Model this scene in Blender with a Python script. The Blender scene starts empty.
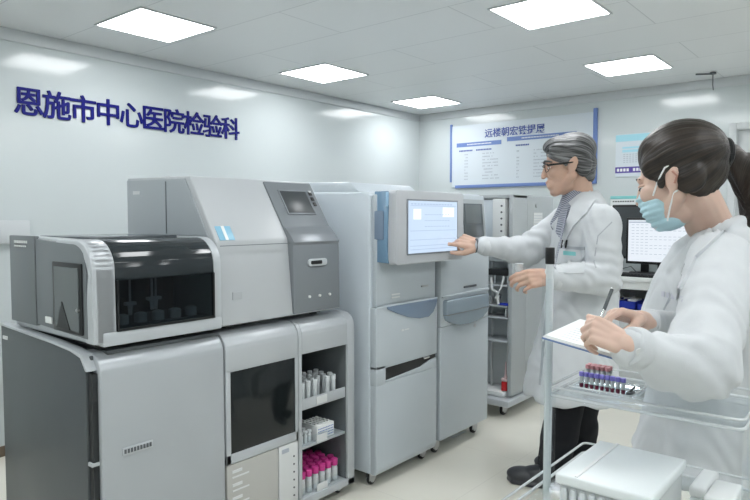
import bpy, bmesh, math, random
from math import sin, cos, pi, radians, tan, atan, atan2, sqrt, hypot
from mathutils import Vector, Matrix, noise, Quaternion
from mathutils.bvhtree import BVHTree
random.seed(7)
SC = bpy.context.scene
COL = SC.collection
V = Vector

# ------------------------------------------------------------------ materials
MATS = {}
def mat(name, col, rough=.5, metal=0., spec=.5, trans=0., ior=1.45, emit=None, estr=0., coat=0., bump=0., bscale=60., alpha=1., var=0., vscale=4.):
    if name in MATS: return MATS[name]
    m = bpy.data.materials.new(name); m.use_nodes = True
    nt = m.node_tree; b = nt.nodes['Principled BSDF']
    c = tuple(col) + (1,)
    b.inputs['Base Color'].default_value = c
    b.inputs['Roughness'].default_value = rough
    b.inputs['Metallic'].default_value = metal
    b.inputs['Specular IOR Level'].default_value = spec
    b.inputs['Transmission Weight'].default_value = trans
    b.inputs['IOR'].default_value = ior
    b.inputs['Coat Weight'].default_value = coat
    b.inputs['Alpha'].default_value = alpha
    if emit:
        b.inputs['Emission Color'].default_value = tuple(emit) + (1,)
        b.inputs['Emission Strength'].default_value = estr
    if bump or var:
        tc = nt.nodes.new('ShaderNodeTexCoord')
    if bump:
        n = nt.nodes.new('ShaderNodeTexNoise'); n.inputs['Scale'].default_value = bscale; n.inputs['Detail'].default_value = 3
        bp = nt.nodes.new('ShaderNodeBump'); bp.inputs['Strength'].default_value = bump; bp.inputs['Distance'].default_value = .01
        nt.links.new(tc.outputs['Object'], n.inputs['Vector'])
        nt.links.new(n.outputs['Fac'], bp.inputs['Height']); nt.links.new(bp.outputs['Normal'], b.inputs['Normal'])
    if var:
        n2 = nt.nodes.new('ShaderNodeTexNoise'); n2.inputs['Scale'].default_value = vscale; n2.inputs['Detail'].default_value = 4
        rp = nt.nodes.new('ShaderNodeValToRGB')
        rp.color_ramp.elements[0].position = .3; rp.color_ramp.elements[1].position = .7
        rp.color_ramp.elements[0].color = tuple(x * (1 - var) for x in col) + (1,)
        rp.color_ramp.elements[1].color = tuple(min(1, x * (1 + var)) for x in col) + (1,)
        nt.links.new(tc.outputs['Object'], n2.inputs['Vector'])
        nt.links.new(n2.outputs['Fac'], rp.inputs['Fac']); nt.links.new(rp.outputs['Color'], b.inputs['Base Color'])
    MATS[name] = m
    return m

def thin_glass(name, tint, refl=.08, rough=.03):
    """clear sheet plastic: mostly see-through, a glossy surface on top"""
    m = bpy.data.materials.new(name); m.use_nodes = True
    nt = m.node_tree; nt.nodes.clear()
    o = nt.nodes.new('ShaderNodeOutputMaterial'); t = nt.nodes.new('ShaderNodeBsdfTransparent'); g = nt.nodes.new('ShaderNodeBsdfGlossy')
    mx = nt.nodes.new('ShaderNodeMixShader'); fr = nt.nodes.new('ShaderNodeLayerWeight'); fr.inputs['Blend'].default_value = refl
    mn = nt.nodes.new('ShaderNodeMath'); mn.operation = 'MULTIPLY_ADD'; mn.inputs[1].default_value = .4; mn.inputs[2].default_value = .015
    t.inputs['Color'].default_value = tuple(tint) + (1,); g.inputs['Roughness'].default_value = rough
    g.inputs['Color'].default_value = (.95, .97, 1, 1)
    nt.links.new(fr.outputs['Fresnel'], mn.inputs[0]); nt.links.new(mn.outputs[0], mx.inputs[0])
    nt.links.new(t.outputs[0], mx.inputs[1]); nt.links.new(g.outputs[0], mx.inputs[2]); nt.links.new(mx.outputs[0], o.inputs[0])
    MATS[name] = m
    return m

M_wall = mat('painted wall panels', (.58, .628, .637), .12, spec=.5, var=.012, vscale=1.5)
M_trim = mat('white trim', (.59, .62, .635), .35)
M_baseb = mat('brown baseboard', (.16, .125, .09), .35)
M_navy = mat('navy lettering', (.006, .008, .17), .6, spec=.25)
M_body = mat('pale grey instrument plastic', (.56, .62, .67), .35, var=.02, vscale=6)
M_front = mat('light instrument front', (.49, .54, .575), .32, var=.015, vscale=5)
M_silver = mat('silver painted plastic', (.48, .51, .535), .30, metal=.1, var=.02, vscale=5)
M_cab = mat('silver cabinet front', (.42, .45, .475), .28, metal=.1, var=.03, vscale=3)
M_side = mat('dark grey side panel', (.082, .094, .10), .38, metal=.15, var=.05, vscale=3)
M_side2 = mat('steel grey side panel', (.16, .178, .19), .4, metal=.1)
M_tower = mat('tower front grey white', (.45, .475, .495), .33, metal=0., var=.015)
M_towerside = mat('tower side blue grey', (.36, .395, .42), .3, metal=.05)
M_ctrl = mat('control column grey', (.20, .22, .24), .36, metal=.1)
M_ctrl2 = mat('control column bright edge', (.22, .24, .26), .3, metal=.2)
M_black = mat('black plastic', (.012, .013, .014), .3)
M_dark = mat('dark interior', (.022, .025, .027), .5)
M_smoke = thin_glass('smoked canopy window', (.42, .46, .48), .12)
M_hood = mat('dark glossy hood', (.018, .024, .028), .12, spec=.6)
M_hoodtop = mat('grey glossy hood top', (.085, .10, .11), .15, spec=.7)
M_blackglass = mat('black window glass', (.010, .013, .014), .1, spec=.5)
M_screenoff = mat('switched off screen', (.05, .058, .063), .3)
M_steel = mat('brushed steel', (.5, .51, .52), .3, metal=1.)
M_chrome = mat('chrome', (.7, .7, .71), .12, metal=1.)
M_blue = mat('blue grey panel', (.19, .255, .35), .25, coat=.3)
M_blue2 = mat('blue translucent bracket', (.17, .29, .42), .2, coat=.5)
M_blueclear = mat('blue light strip', (.35, .55, .75), .15, coat=.5)
M_white = mat('white plastic', (.78, .80, .80), .35)
M_paper = mat('paper white', (.80, .82, .82), .6)
M_logo = mat('grey logo print', (.10, .11, .12), .4)
M_label = mat('printed label', (.66, .68, .68), .5)
M_rubber = mat('black rubber', (.02, .02, .022), .6)
M_clear = thin_glass('clear acrylic', (.96, .975, .98), .08, .08)
M_acr = mat('frosted acrylic edge', (.82, .86, .88), .12, trans=.25, ior=1.3, coat=.5)
M_tubeg = thin_glass('tube plastic', (.80, .84, .86), .25)
M_pink = mat('magenta cap', (.60, .045, .27), .35)
M_red = mat('red liquid', (.62, .03, .035), .3)
M_bluet = mat('blue tray plastic', (.015, .035, .36), .35)
M_violet = mat('violet cap', (.25, .22, .66), .4)
M_blood = mat('dark red blood', (.22, .012, .05), .3)
M_rose = mat('rose cap', (.62, .30, .32), .4)
M_dkred = mat('dark red print', (.25, .02, .03), .4)
M_yellow = mat('yellow cap', (.80, .56, .02), .4)
M_keys = mat('keyboard black', (.03, .032, .035), .45)
M_posterblue = mat('poster blue', (.15, .23, .50), .4)
M_postertext = mat('poster text blue', (.06, .10, .36), .45)
M_posterbg = mat('poster pale blue', (.64, .70, .75), .25)
M_postergrey = mat('poster grey print', (.42, .46, .52), .5)
M_teal = mat('teal print', (.22, .58, .58), .5)
M_cyan = mat('cyan print', (.36, .66, .76), .5)
M_purple = mat('purple print', (.10, .07, .32), .5)
M_benchin = mat('bench inside grey', (.55, .59, .60), .5)

# ceiling: plank panels with fine joints (world coordinates)
def ceiling_mat():
    m = bpy.data.materials.new('ceiling panels'); m.use_nodes = True; nt = m.node_tree; b = nt.nodes['Principled BSDF']
    g = nt.nodes.new('ShaderNodeTexCoord'); mp = nt.nodes.new('ShaderNodeMapping'); br = nt.nodes.new('ShaderNodeTexBrick')
    br.offset = .5; br.inputs['Scale'].default_value = 1.0
    br.inputs['Brick Width'].default_value = 1.435; br.inputs['Row Height'].default_value = .4783
    br.inputs['Mortar Size'].default_value = .0035; br.inputs['Mortar Smooth'].default_value = .4
    br.inputs['Color1'].default_value = (.76, .78, .785, 1); br.inputs['Color2'].default_value = (.775, .795, .80, 1); br.inputs['Mortar'].default_value = (.56, .58, .59, 1)
    mp.inputs['Location'].default_value = (.35, -.355, 0)
    nt.links.new(g.outputs['Object'], mp.inputs['Vector']); nt.links.new(mp.outputs['Vector'], br.inputs['Vector'])
    nt.links.new(br.outputs['Color'], b.inputs['Base Color']); b.inputs['Roughness'].default_value = .45
    return m
M_ceil = ceiling_mat()
def floor_mat():
    m = bpy.data.materials.new('polished cream floor'); m.use_nodes = True; nt = m.node_tree; b = nt.nodes['Principled BSDF']
    g = nt.nodes.new('ShaderNodeTexCoord'); n = nt.nodes.new('ShaderNodeTexNoise'); n.inputs['Scale'].default_value = 3; n.inputs['Detail'].default_value = 6
    r = nt.nodes.new('ShaderNodeValToRGB'); r.color_ramp.elements[0].color = (.74, .72, .64, 1); r.color_ramp.elements[1].color = (.80, .78, .70, 1)
    br = nt.nodes.new('ShaderNodeTexBrick'); br.offset = 0; br.inputs['Brick Width'].default_value = .8; br.inputs['Row Height'].default_value = .8
    br.inputs['Scale'].default_value = 1; br.inputs['Mortar Size'].default_value = .0015
    br.inputs['Color1'].default_value = (1, 1, 1, 1); br.inputs['Color2'].default_value = (1, 1, 1, 1); br.inputs['Mortar'].default_value = (.86, .86, .86, 1)
    mx = nt.nodes.new('ShaderNodeMix'); mx.data_type = 'RGBA'; mx.blend_type = 'MULTIPLY'; mx.inputs[0].default_value = 1
    nt.links.new(g.outputs['Object'], n.inputs['Vector']); nt.links.new(g.outputs['Object'], br.inputs['Vector'])
    nt.links.new(n.outputs['Fac'], r.inputs['Fac']); nt.links.new(r.outputs['Color'], mx.inputs[6]); nt.links.new(br.outputs['Color'], mx.inputs[7])
    nt.links.new(mx.outputs[2], b.inputs['Base Color'])
    b.inputs['Roughness'].default_value = .13; b.inputs['Specular IOR Level'].default_value = .55
    return m
M_floor = floor_mat()

# ------------------------------------------------------------------ helpers
W = {}
def thing(name, label, cat, loc=(0, 0, 0), rz=0., group=None):
    o = bpy.data.objects.new(name, None); COL.objects.link(o)
    o.location = loc; o.rotation_euler = (0, 0, rz); o.empty_display_size = .1
    W[o] = Matrix.Translation(V(loc)) @ Matrix.Rotation(rz, 4, 'Z')
    tag(o, label, cat, group)
    return o
def tag(o, label=None, cat=None, group=None, kind=None):
    if label: o['label'] = label
    if cat: o['category'] = cat
    if group: o['group'] = group
    if kind: o['kind'] = kind
    return o

class MB:
    def __init__(s): s.bm = bmesh.new(); s.mi = 0; s.T = Matrix.Identity(4)
    def _merge(s, b):
        bmesh.ops.recalc_face_normals(b, faces=b.faces)
        for f in b.faces: f.material_index = s.mi; f.smooth = True
        b.transform(s.T)
        me = bpy.data.meshes.new('t'); b.to_mesh(me); b.free(); s.bm.from_mesh(me); bpy.data.meshes.remove(me)
        return s
    def box(s, x0, x1, y0, y1, z0, z1, bev=0., seg=2):
        b = bmesh.new(); bmesh.ops.create_cube(b, size=1)
        for v in b.verts: v.co = V(((x0 + x1) / 2 + v.co.x * abs(x1 - x0), (y0 + y1) / 2 + v.co.y * abs(y1 - y0), (z0 + z1) / 2 + v.co.z * abs(z1 - z0)))
        if bev: bmesh.ops.bevel(b, geom=list(b.edges), offset=min(bev, .49 * min(abs(x1 - x0), abs(y1 - y0), abs(z1 - z0))), segments=seg, profile=.5, affect='EDGES')
        return s._merge(b)
    def prism(s, poly, axis, a0, a1, bev=0., seg=2):
        """polygon in the other two axes (x: (y,z); y: (x,z); z: (x,y)) swept from a0 to a1"""
        b = bmesh.new()
        def P(p, a):
            return {'x': (a, p[0], p[1]), 'y': (p[0], a, p[1]), 'z': (p[0], p[1], a)}[axis]
        A = [b.verts.new(P(p, a0)) for p in poly]; B = [b.verts.new(P(p, a1)) for p in poly]
        b.faces.new(A); b.faces.new(B[::-1]); n = len(poly)
        for i in range(n): b.faces.new((A[i], B[i], B[(i + 1) % n], A[(i + 1) % n]))
        bmesh.ops.recalc_face_normals(b, faces=b.faces)
        if bev: bmesh.ops.bevel(b, geom=list(b.edges), offset=bev, segments=seg, profile=.5, affect='EDGES', clamp_overlap=True)
        return s._merge(b)
    def cyl(s, p1, p2, r1, r2=None, n=24, bev=0.):
        r2 = r1 if r2 is None else r2
        p1, p2 = V(p1), V(p2); d = p2 - p1; q = d.to_track_quat('Z', 'Y').to_matrix().to_4x4()
        b = bmesh.new(); bmesh.ops.create_cone(b, cap_ends=True, segments=n, radius1=r1, radius2=r2, depth=d.length)
        if bev: bmesh.ops.bevel(b, geom=[e for e in b.edges if abs(e.verts[0].co.z - e.verts[1].co.z) < 1e-6], offset=bev, segments=2, profile=.5, affect='EDGES')
        b.transform(Matrix.Translation((p1 + p2) / 2) @ q)
        return s._merge(b)
    def lathe(s, c, prof, n=24):
        b = bmesh.new(); rings = []
        for r, z in prof:
            rings.append([b.verts.new((c[0] + max(r, 1e-5) * cos(2 * pi * k / n), c[1] + max(r, 1e-5) * sin(2 * pi * k / n), c[2] + z)) for k in range(n)])
        for a, d in zip(rings, rings[1:]):
            for k in range(n): b.faces.new((a[k], a[(k + 1) % n], d[(k + 1) % n], d[k]))
        b.faces.new(rings[0][::-1]); b.faces.new(rings[-1])
        bmesh.ops.remove_doubles(b, verts=b.verts, dist=1e-5)
        return s._merge(b)
    def ell(s, c, r, rot=None, sub=3):
        b = bmesh.new(); bmesh.ops.create_icosphere(b, subdivisions=sub, radius=1)
        m = Matrix.Translation(V(c)) @ (rot.to_4x4() if rot else Matrix.Identity(4)) @ Matrix.Diagonal(V(r).to_4d())
        m[3][3] = 1; b.transform(m)
        return s._merge(b)
    def tube(s, pts, r, n=10, closed=False):
        """swept round bar through pts; r may be a list"""
        pts = [V(p) for p in pts]; N = len(pts); rr = r if isinstance(r, (list, tuple)) else [r] * N
        b = bmesh.new(); rings = []; up = None
        for i, p in enumerate(pts):
            t = ((pts[min(i + 1, N - 1)] - p).normalized() + (p - pts[max(i - 1, 0)]).normalized()).normalized()
            if up is None: up = t.orthogonal().normalized()
            up = (up - t * up.dot(t)).normalized(); w = t.cross(up)
            rings.append([b.verts.new(p + (up * cos(2 * pi * k / n) + w * sin(2 * pi * k / n)) * rr[i]) for k in range(n)])
        for a, d in zip(rings, rings[1:]):
            for k in range(n): b.faces.new((a[k], a[(k + 1) % n], d[(k + 1) % n], d[k]))
        b.faces.new(rings[0][::-1]); b.faces.new(rings[-1])
        return s._merge(b)
    def text(s, body, size, depth, M, bold=0.):
        cu = bpy.data.curves.new('t', 'FONT'); cu.body = body; cu.size = size; cu.extrude = depth; cu.offset = bold
        cu.align_x = 'CENTER'; cu.align_y = 'CENTER'; cu.resolution_u = 3
        ob = bpy.data.objects.new('t', cu); COL.objects.link(ob)
        dg = bpy.context.evaluated_depsgraph_get(); me = bpy.data.meshes.new_from_object(ob.evaluated_get(dg))
        b = bmesh.new(); b.from_mesh(me); bpy.data.objects.remove(ob); bpy.data.curves.remove(cu); bpy.data.meshes.remove(me)
        xs = [v.co.x for v in b.verts]; ys = [v.co.y for v in b.verts]
        if xs:
            c = V(((max(xs) + min(xs)) / 2, (max(ys) + min(ys)) / 2, 0))
            for v in b.verts: v.co -= c
        b.transform(M)
        return s._merge(b)
    def build(s, name, m, parent=None, world=True, label=None, sharp=35):
        me = bpy.data.meshes.new(name)
        pm = W.get(parent, Matrix.Identity(4)) if parent else Matrix.Identity(4)
        if parent and world: s.bm.transform(pm.inverted())
        s.bm.to_mesh(me); s.bm.free()
        for q in (m if isinstance(m, (list, tuple)) else [m]): me.materials.append(q)
        try: me.set_sharp_from_angle(angle=radians(sharp))
        except Exception: pass
        o = bpy.data.objects.new(name, me); COL.objects.link(o)
        if parent: o.parent = parent; W[o] = pm
        else: W[o] = Matrix.Identity(4)
        if label: o['label'] = label
        return o
def single(name, mb, m, label, cat, group=None, base=None):
    """a thing that is one mesh; its origin is moved to its base"""
    o = mb.build(name, m); tag(o, label, cat, group)
    me = o.data
    xs = [v.co for v in me.vertices]
    c = V(base) if base else V(((min(v.x for v in xs) + max(v.x for v in xs)) / 2, (min(v.y for v in xs) + max(v.y for v in xs)) / 2, min(v.z for v in xs)))
    me.transform(Matrix.Translation(-c)); o.location = c; W[o] = Matrix.Translation(c)
    return o
def struct(name, mb, m):
    o = mb.build(name, m); o['kind'] = 'structure'; return o
def dup(root, loc, rz=None, label=None, group=None):
    r = root.copy(); COL.objects.link(r); r.location = loc
    if rz is not None: r.rotation_euler = (0, 0, rz)
    if label: r['label'] = label
    if group: r['group'] = group
    for ch in list(root.children):
        c = ch.copy(); COL.objects.link(c); c.parent = r
        for g in list(ch.children):
            d = g.copy(); COL.objects.link(d); d.parent = c
    return r
# lettering matrices: text upright on a wall
def on_x(x, y, z):   # faces +X, reads along +Y
    return Matrix.Translation((x, y, z)) @ Matrix(((0, 0, 1, 0), (1, 0, 0, 0), (0, 1, 0, 0), (0, 0, 0, 1)))
def on_y(x, y, z):   # faces -Y, reads along +X
    return Matrix.Translation((x, y, z)) @ Matrix(((1, 0, 0, 0), (0, 0, -1, 0), (0, 1, 0, 0), (0, 0, 0, 1)))
def rrect(a0, a1, b0, b1, r, n=5):
    out = []
    for cx, cy, st in ((a1 - r, b1 - r, 0), (a0 + r, b1 - r, 90), (a0 + r, b0 + r, 180), (a1 - r, b0 + r, 270)):
        for k in range(n + 1):
            a = radians(st + 90 * k / n); out.append((cx + r * cos(a), cy + r * sin(a)))
    return out

# ------------------------------------------------------------------ setting
CEIL = 2.40; XL = -3.88; YB = 5.45; XR = 2.6; YN = -1.9
struct('floor', MB().box(XL - .1, XR + .1, YN - .1, YB + .1, -.1, 0), M_floor)
struct('ceiling', MB().box(XL - .1, XR + .1, YN - .1, YB + .1, CEIL, CEIL + .1), M_ceil)
struct('wall_left', MB().box(XL - .1, XL, YN - .1, YB + .1, 0, CEIL), M_wall)
DX0, DX1, DZ = -1.02, -.12, 2.05
struct('wall_back', MB().box(XL, DX0, YB, YB + .1, 0, CEIL).box(DX1, XR, YB, YB + .1, 0, CEIL).box(DX0, DX1, YB, YB + .1, DZ, CEIL), M_wall)
struct('wall_right', MB().box(XR, XR + .1, YN - .1, YB + .1, 0, CEIL), M_wall)
struct('wall_near', MB().box(XL, XR, YN - .1, YN, 0, CEIL), M_wall)
struct('trim_1', MB().box(XL, XL + .012, YN, YB, CEIL - .07, CEIL, .004), M_trim)
struct('trim_2', MB().box(XL + .012, XR, YB - .012, YB, CEIL - .07, CEIL, .004), M_trim)
struct('baseboard_left', MB().box(XL, XL + .012, YN, YB, 0, .06, .003), M_baseb)
struct('baseboard_back', MB().box(XL + .012, DX0 - .06, YB - .012, YB, 0, .06, .003), M_baseb)
dr = struct('door_1', MB().box(DX0, DX0 + .05, YB - .02, YB + .08, 0, DZ, .004).box(DX1 - .05, DX1, YB - .02, YB + .08, 0, DZ, .004)
            .box(DX0 + .05, DX1 - .05, YB - .02, YB + .08, DZ - .05, DZ, .004).box(DX0 + .05, DX1 - .05, YB + .02, YB + .06, 0, 1.0).box(DX0 + .05, DX0 + .14, YB + .02, YB + .06, 1.0, DZ - .05).box(DX1 - .14, DX1 - .05, YB + .02, YB + .06, 1.0, DZ - .05).box(DX0 + .14, DX1 - .14, YB + .02, YB + .06, DZ - .14, DZ - .05), mat('grey door frame', (.58, .61, .62), .4))
MB().box(DX0 + .14, DX1 - .14, YB + .035, YB + .045, 1.0, DZ - .14).build('door_pane', mat('frosted cream pane', (.75, .72, .62), .5), dr)
MB().tube([(DX0 + .09, YB + .02, .95), (DX0 + .09, YB - .03, .95), (DX0 + .18, YB - .03, .95)], .009).build('door_handle', M_steel, dr)

# ceiling lights: a square panel in a thin frame
M_panel = mat('lit panel', (1, 1, 1), .5, emit=(.965, .985, 1.0), estr=12.0)
first = None
lights = [(-3.2, 2.0, 'square ceiling light nearest the wall lettering, above the left analyser'), (-1.415, 3.13, 'square ceiling light at the top edge, above the touch screen instrument'),
          (-3.30, 3.43, 'square ceiling light, second from the near end of the row along the left wall'), (-1.50, 4.60, 'square ceiling light nearest the blue bordered notice board'),
          (-3.39, 4.87, 'small looking square ceiling light farthest back in the left corner')]
for x, y in [(-3.1, .56), (-3.1, -.9), (-1.36, 1.66), (-1.36, .2), (-1.36, -1.2), (.35, 4.57), (.38, 3.13), (.4, 1.66), (.4, .2), (.4, -1.2), (2.1, 3.9), (2.1, 2.4), (2.1, .9)]:  # unseen panels added along the light grid to even out the illumination
    lights.append((x, y, 'square ceiling light added out of view above the open floor'))
for i, (x, y, lb) in enumerate(lights):
    if first is None:
        t = thing('ceiling_light', lb, 'ceiling light', (x, y, CEIL), 0, 'square ceiling lights'); h = .222
        f = MB(); c = (x, y)
        for a0, a1, b0, b1 in ((-h - .012, h + .012, -h - .012, -h), (-h - .012, h + .012, h, h + .012), (-h - .012, -h, -h, h), (h, h + .012, -h, h)):
            f.box(x + a0, x + a1, y + b0, y + b1, CEIL - .008, CEIL, .002)
        f.build('frame', M_trim, t); MB().box(x - h, x + h, y - h, y + h, CEIL - .005, CEIL - .001).build('diffuser', M_panel, t); first = t
    else: dup(first, (x, y, CEIL), 0, lb)

# wall lettering
chars = '恩施市中心医院检验科'
wl = thing('wall_lettering', 'navy blue Chinese characters fixed in a row to the white left wall', 'lettering', (XL + .001, 2.31, 1.93))
for i, ch in enumerate(chars):
    y = 1.60 + i * (3.025 - 1.60) / 9
    g = MB()
    for k, (dy, dz) in enumerate(((0, 0), (.0032, 0), (-.0032, 0), (0, .0026), (0, -.0026), (.0023, .002), (-.0023, -.002), (.0023, -.002), (-.0023, .002))):
        g.text(ch, .172, .003 + k * .00012, on_x(XL + .006, y + dy, 2.008 + dz))
    g.build('character', M_navy, wl)

tr = MB().box(XL, XL + .03, -.3, 1.58, 1.20, 1.33, .006); tr.mi = 1
for k in range(5): tr.box(XL + .03, XL + .034, -.1 + k * .35, .02 + k * .35, 1.235, 1.295, .002)
single('wall_trunking', tr, [M_trim, M_wall], 'white socket trunking on the left wall behind the dark analyser end', 'trunking')

# ceiling hanger
single('ceiling_hook', MB().lathe((-1.09, 5.19, 2.385), [(.022, 0), (.022, .012), (.012, .015)], 16).tube([(-1.09, 5.19, 2.385), (-1.09, 5.19, 2.31), (-1.085, 5.19, 2.27)], .004).tube([(-1.09, 5.17, 2.383), (-1.17, 5.17, 2.392), (-1.2, 5.17, 2.395)], .006),
       M_logo, 'small dark metal hook hanging from the ceiling at the right', 'hook')

# notice board on the back wall
nb = thing('notice_board', 'large white notice board with blue borders behind the grey haired man', 'notice board', (-2.77, YB, 1.64))
x0, x1, z0, z1 = -3.475, -2.055, 1.645, 2.245
MB().box(x0, x1, YB - .012, YB, z0, z1).build('panel', M_posterbg, nb)
MB().box(x0 - .02, x0, YB - .022, YB, z0 + .05, z1 + .02, .003).build('border_strip', M_posterblue, nb)
MB().box(x1, x1 + .035, YB - .022, YB, z0 - .01, z1 + .03, .003).build('border_strip', M_posterblue, nb)
MB().box(x0 + .04, x1, YB - .02, YB, z0 - .012, z0 + .018, .003).build('border_strip', M_posterblue, nb)
MB().text('远楼朝宏铁提展', .088, .0015, on_y(-2.80, YB - .014, 2.147), .001).build('heading', M_postertext, nb)
MB().box(-3.42, -2.93, YB - .015, YB - .012, 2.035, 2.075).build('title_bar', M_posterblue, nb)
MB().box(-2.87, -2.20, YB - .015, YB - .012, 2.055, 2.095).build('title_bar', M_posterblue, nb)
g = MB(); random.seed(3)
for row in range(9):
    z = 1.955 - row * .03
    for cx, w in ((-3.33, .05), (-3.13, .2 * random.uniform(.6, 1)), (-2.77, .04), (-2.60, .26 * random.uniform(.5, 1)), (-2.30, .12)):
        for k in range(int(w / .014)):
            if random.random() < .8: g.box(cx + k * .014, cx + k * .014 + .009, YB - .0145, YB - .012, z, z + .009)
g.build('small_print', M_postergrey, nb)
for cx, n, z in ((-3.39, 9, 1.99), (-3.2, 10, 1.99), (-2.78, 8, 2.005)):
    g = MB()
    for k in range(n): g.box(cx + k * .017, cx + k * .017 + .012, YB - .0145, YB - .012, z, z + .014)
    g.build('subheading', M_postertext, nb)
g = MB()
for cx, n, z in ((-3.3, 18, 2.05), (-2.72, 24, 2.07)):
    for k in range(n): g.box(cx + k * .015, cx + k * .015 + .01, YB - .017, YB - .0148, z, z + .01)
g.build('bar_print', M_paper, nb)

p = thing('wall_poster', 'small pale poster with cyan heading and purple band between the two people', 'poster', (-1.68, YB, 1.70))
MB().box(-1.865, -1.50, YB - .008, YB, 1.685, 2.035).build('sheet', M_posterbg, p)
b = MB().box(-1.865, -1.50, YB - .010, YB - .008, 1.975, 2.03).box(-1.81, -1.66, YB - .010, YB - .008, 1.885, 1.905).box(-1.81, -1.60, YB - .010, YB - .008, 1.915, 1.93)
b.build('heading_band', M_cyan, p)
MB().box(-1.865, -1.50, YB - .010, YB - .008, 1.715, 1.765).build('purple_band', M_purple, p)
g = MB()
for k in range(13):
    if k % 5 != 4: g.box(-1.85 + k * .026, -1.832 + k * .026, YB - .012, YB - .010, 1.728, 1.752)
g.build('band_print', M_paper, p)
g = MB()
for r_ in range(5):
    for k in range(11): g.box(-1.80 + k * .024, -1.785 + k * .024, YB - .010, YB - .008, 1.80 + r_ * .016, 1.806 + r_ * .016)
g.build('small_print', M_postergrey, p)
p = thing('wall_poster', 'low teal and white notice strip just above the dark monitor', 'poster', (-1.7, YB, 1.47))
MB().box(-1.90, -1.45, YB - .01, YB, 1.36, 1.525, .002).build('sheet', M_paper, p)
MB().box(-1.90, -1.45, YB - .013, YB - .01, 1.50, 1.525).box(-1.66, -1.45, YB - .013, YB - .01, 1.46, 1.50).build('teal_band', M_teal, p)
g = MB()
for k in range(9): g.box(-1.88 + k * .02, -1.866 + k * .02, YB - .013, YB - .01, 1.475, 1.485)
g.build('small_print', M_logo, p)

# ------------------------------------------------------------------ bench with monitors along the back wall
BX0, BX1, BY0, BT = -2.05, 1.4, 4.85, .905
bn = thing('lab_bench', 'white laboratory bench along the back wall under the two monitors', 'bench', ((BX0 + BX1) / 2, 5.13, 0))
MB().box(BX0, BX1, BY0 - .02, YB - .02, BT - .035, BT, .004).build('worktop', M_white, bn)
b = MB().box(BX0, BX1, YB - .05, YB - .03, 0, BT - .035)
for x in (BX0, -1.70, -1.345, -.6, .1, .8, BX1 - .02): b.box(x, x + .02, BY0, YB - .05, 0, BT - .035)
b.box(BX0, BX1, BY0, YB - .05, .64, .66).box(BX0, BX1, BY0, YB - .05, .08, .10).box(BX0, BX1, BY0 - .003, BY0 + .015, .815, BT - .035)
b.build('carcass', M_white, bn)
MB().box(-1.68, -1.345, 5.30, 5.32, .66, .815).build('back_panel', M_benchin, bn)
for x in (BX0 + .02, -1.68, -1.325, -.96, -.58, .12, .46):
    d = MB().box(x + .005, x + .33, BY0 - .018, BY0 + .002, .11, .635, .003).build('cabinet_door', M_trim, bn)
    MB().tube([(x + .29, BY0 - .018, .50), (x + .29, BY0 - .045, .50), (x + .29, BY0 - .045, .60), (x + .29, BY0 - .018, .60)], .005).build('handle', M_steel, d)
# blue trays on the open shelf
def tray(x0, x1, y0, y1, z, lb, h=.035):
    b = MB().box(x0, x1, y0, y1, z, z + .006).box(x0, x0 + .006, y0, y1, z, z + h).box(x1 - .006, x1, y0, y1, z, z + h).box(x0, x1, y0, y0 + .006, z, z + h).box(x0, x1, y1 - .006, y1, z, z + h)
    return single('tray', b, M_bluet, lb, 'tray', 'blue trays on the bench shelf')
tray(-1.665, -1.50, 4.88, 5.1, .661, 'blue plastic tray on the left of the open bench shelf', .06)
tray(-1.495, -1.355, 4.88, 5.1, .661, 'blue plastic tray on the right of the open bench shelf', .045)
single('paper_stack', MB().box(-1.57, -1.51, 4.9, 5.05, .668, .735, .004), M_paper, 'white paper pad standing in the left blue tray', 'paper')
single('scissors', MB().tube([(-1.62 + .02 * cos(a), 4.93, .737 + .014 * sin(a)) for a in [k * pi / 8 for k in range(17)]], .003).tube([(-1.60, 4.93, .735), (-1.53, 4.95, .75)], .0035), M_steel, 'scissors lying across the left blue tray', 'scissors')

def monitor(x0, x1, y, z0, z1, lb, rz, lit, zt):
    cx = (x0 + x1) / 2; t = thing('monitor', lb, 'monitor', (cx, y, BT), rz)
    w = (x1 - x0) / 2; T = W[t]
    def L(b): b.T = T; return b
    zz0, zz1 = z0 - BT, z1 - BT
    L(MB()).box(-w, w, -.012, .02, zz0, zz1, .005).build('casing', M_black, t)
    L(MB()).box(-w + .018, w - .018, -.014, -.011, zz0 + .02, zz1 - .018).build('screen', lit, t)
    L(MB()).box(-.03, .03, .02, .045, .01, zz1 * .6, .006).build('neck', M_black, t)
    L(MB()).prism(rrect(-.11, .11, -.03, .10, .03), 'z', .001, .014, .003).build('base', M_black, t)
    return t, T
def screen_mat(name, base, estr):
    m = bpy.data.materials.new(name); m.use_nodes = True; nt = m.node_tree; b = nt.nodes['Principled BSDF']
    b.inputs['Base Color'].default_value = (.02, .02, .02, 1); b.inputs['Roughness'].default_value = .2
    b.inputs['Emission Color'].default_value = base + (1,); b.inputs['Emission Strength'].default_value = estr
    return m
M_lit = screen_mat('lit white screen', (.80, .86, .93), .78)
M_litdim = screen_mat('lit grey screen print', (.45, .55, .70), .6)
t, T = monitor(-1.79, -1.30, 5.20, 1.02, 1.447, 'dark switched off monitor standing behind the lit one', .1, M_screenoff, 0)
t, T = monitor(-1.625, -1.12, 5.02, .995, 1.345, 'black framed monitor with a lit white page beside the woman in the mask', 0, M_lit, 0)
b = MB(); b.T = T
for r_ in range(11):
    for k in range(12 if r_ % 3 else 4): b.box(-.21 + k * .033, -.19 + k * .033, -.0152, -.014, .385 - r_ * .022, .388 - r_ * .022)
b.box(-.23, .23, -.0152, -.014, .402, .410)
b.build('page_print', M_litdim, t)
kb = thing('keyboard', 'black keyboard on the bench in front of the lit monitor', 'keyboard', (-1.50, 4.93, BT + .001))
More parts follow.
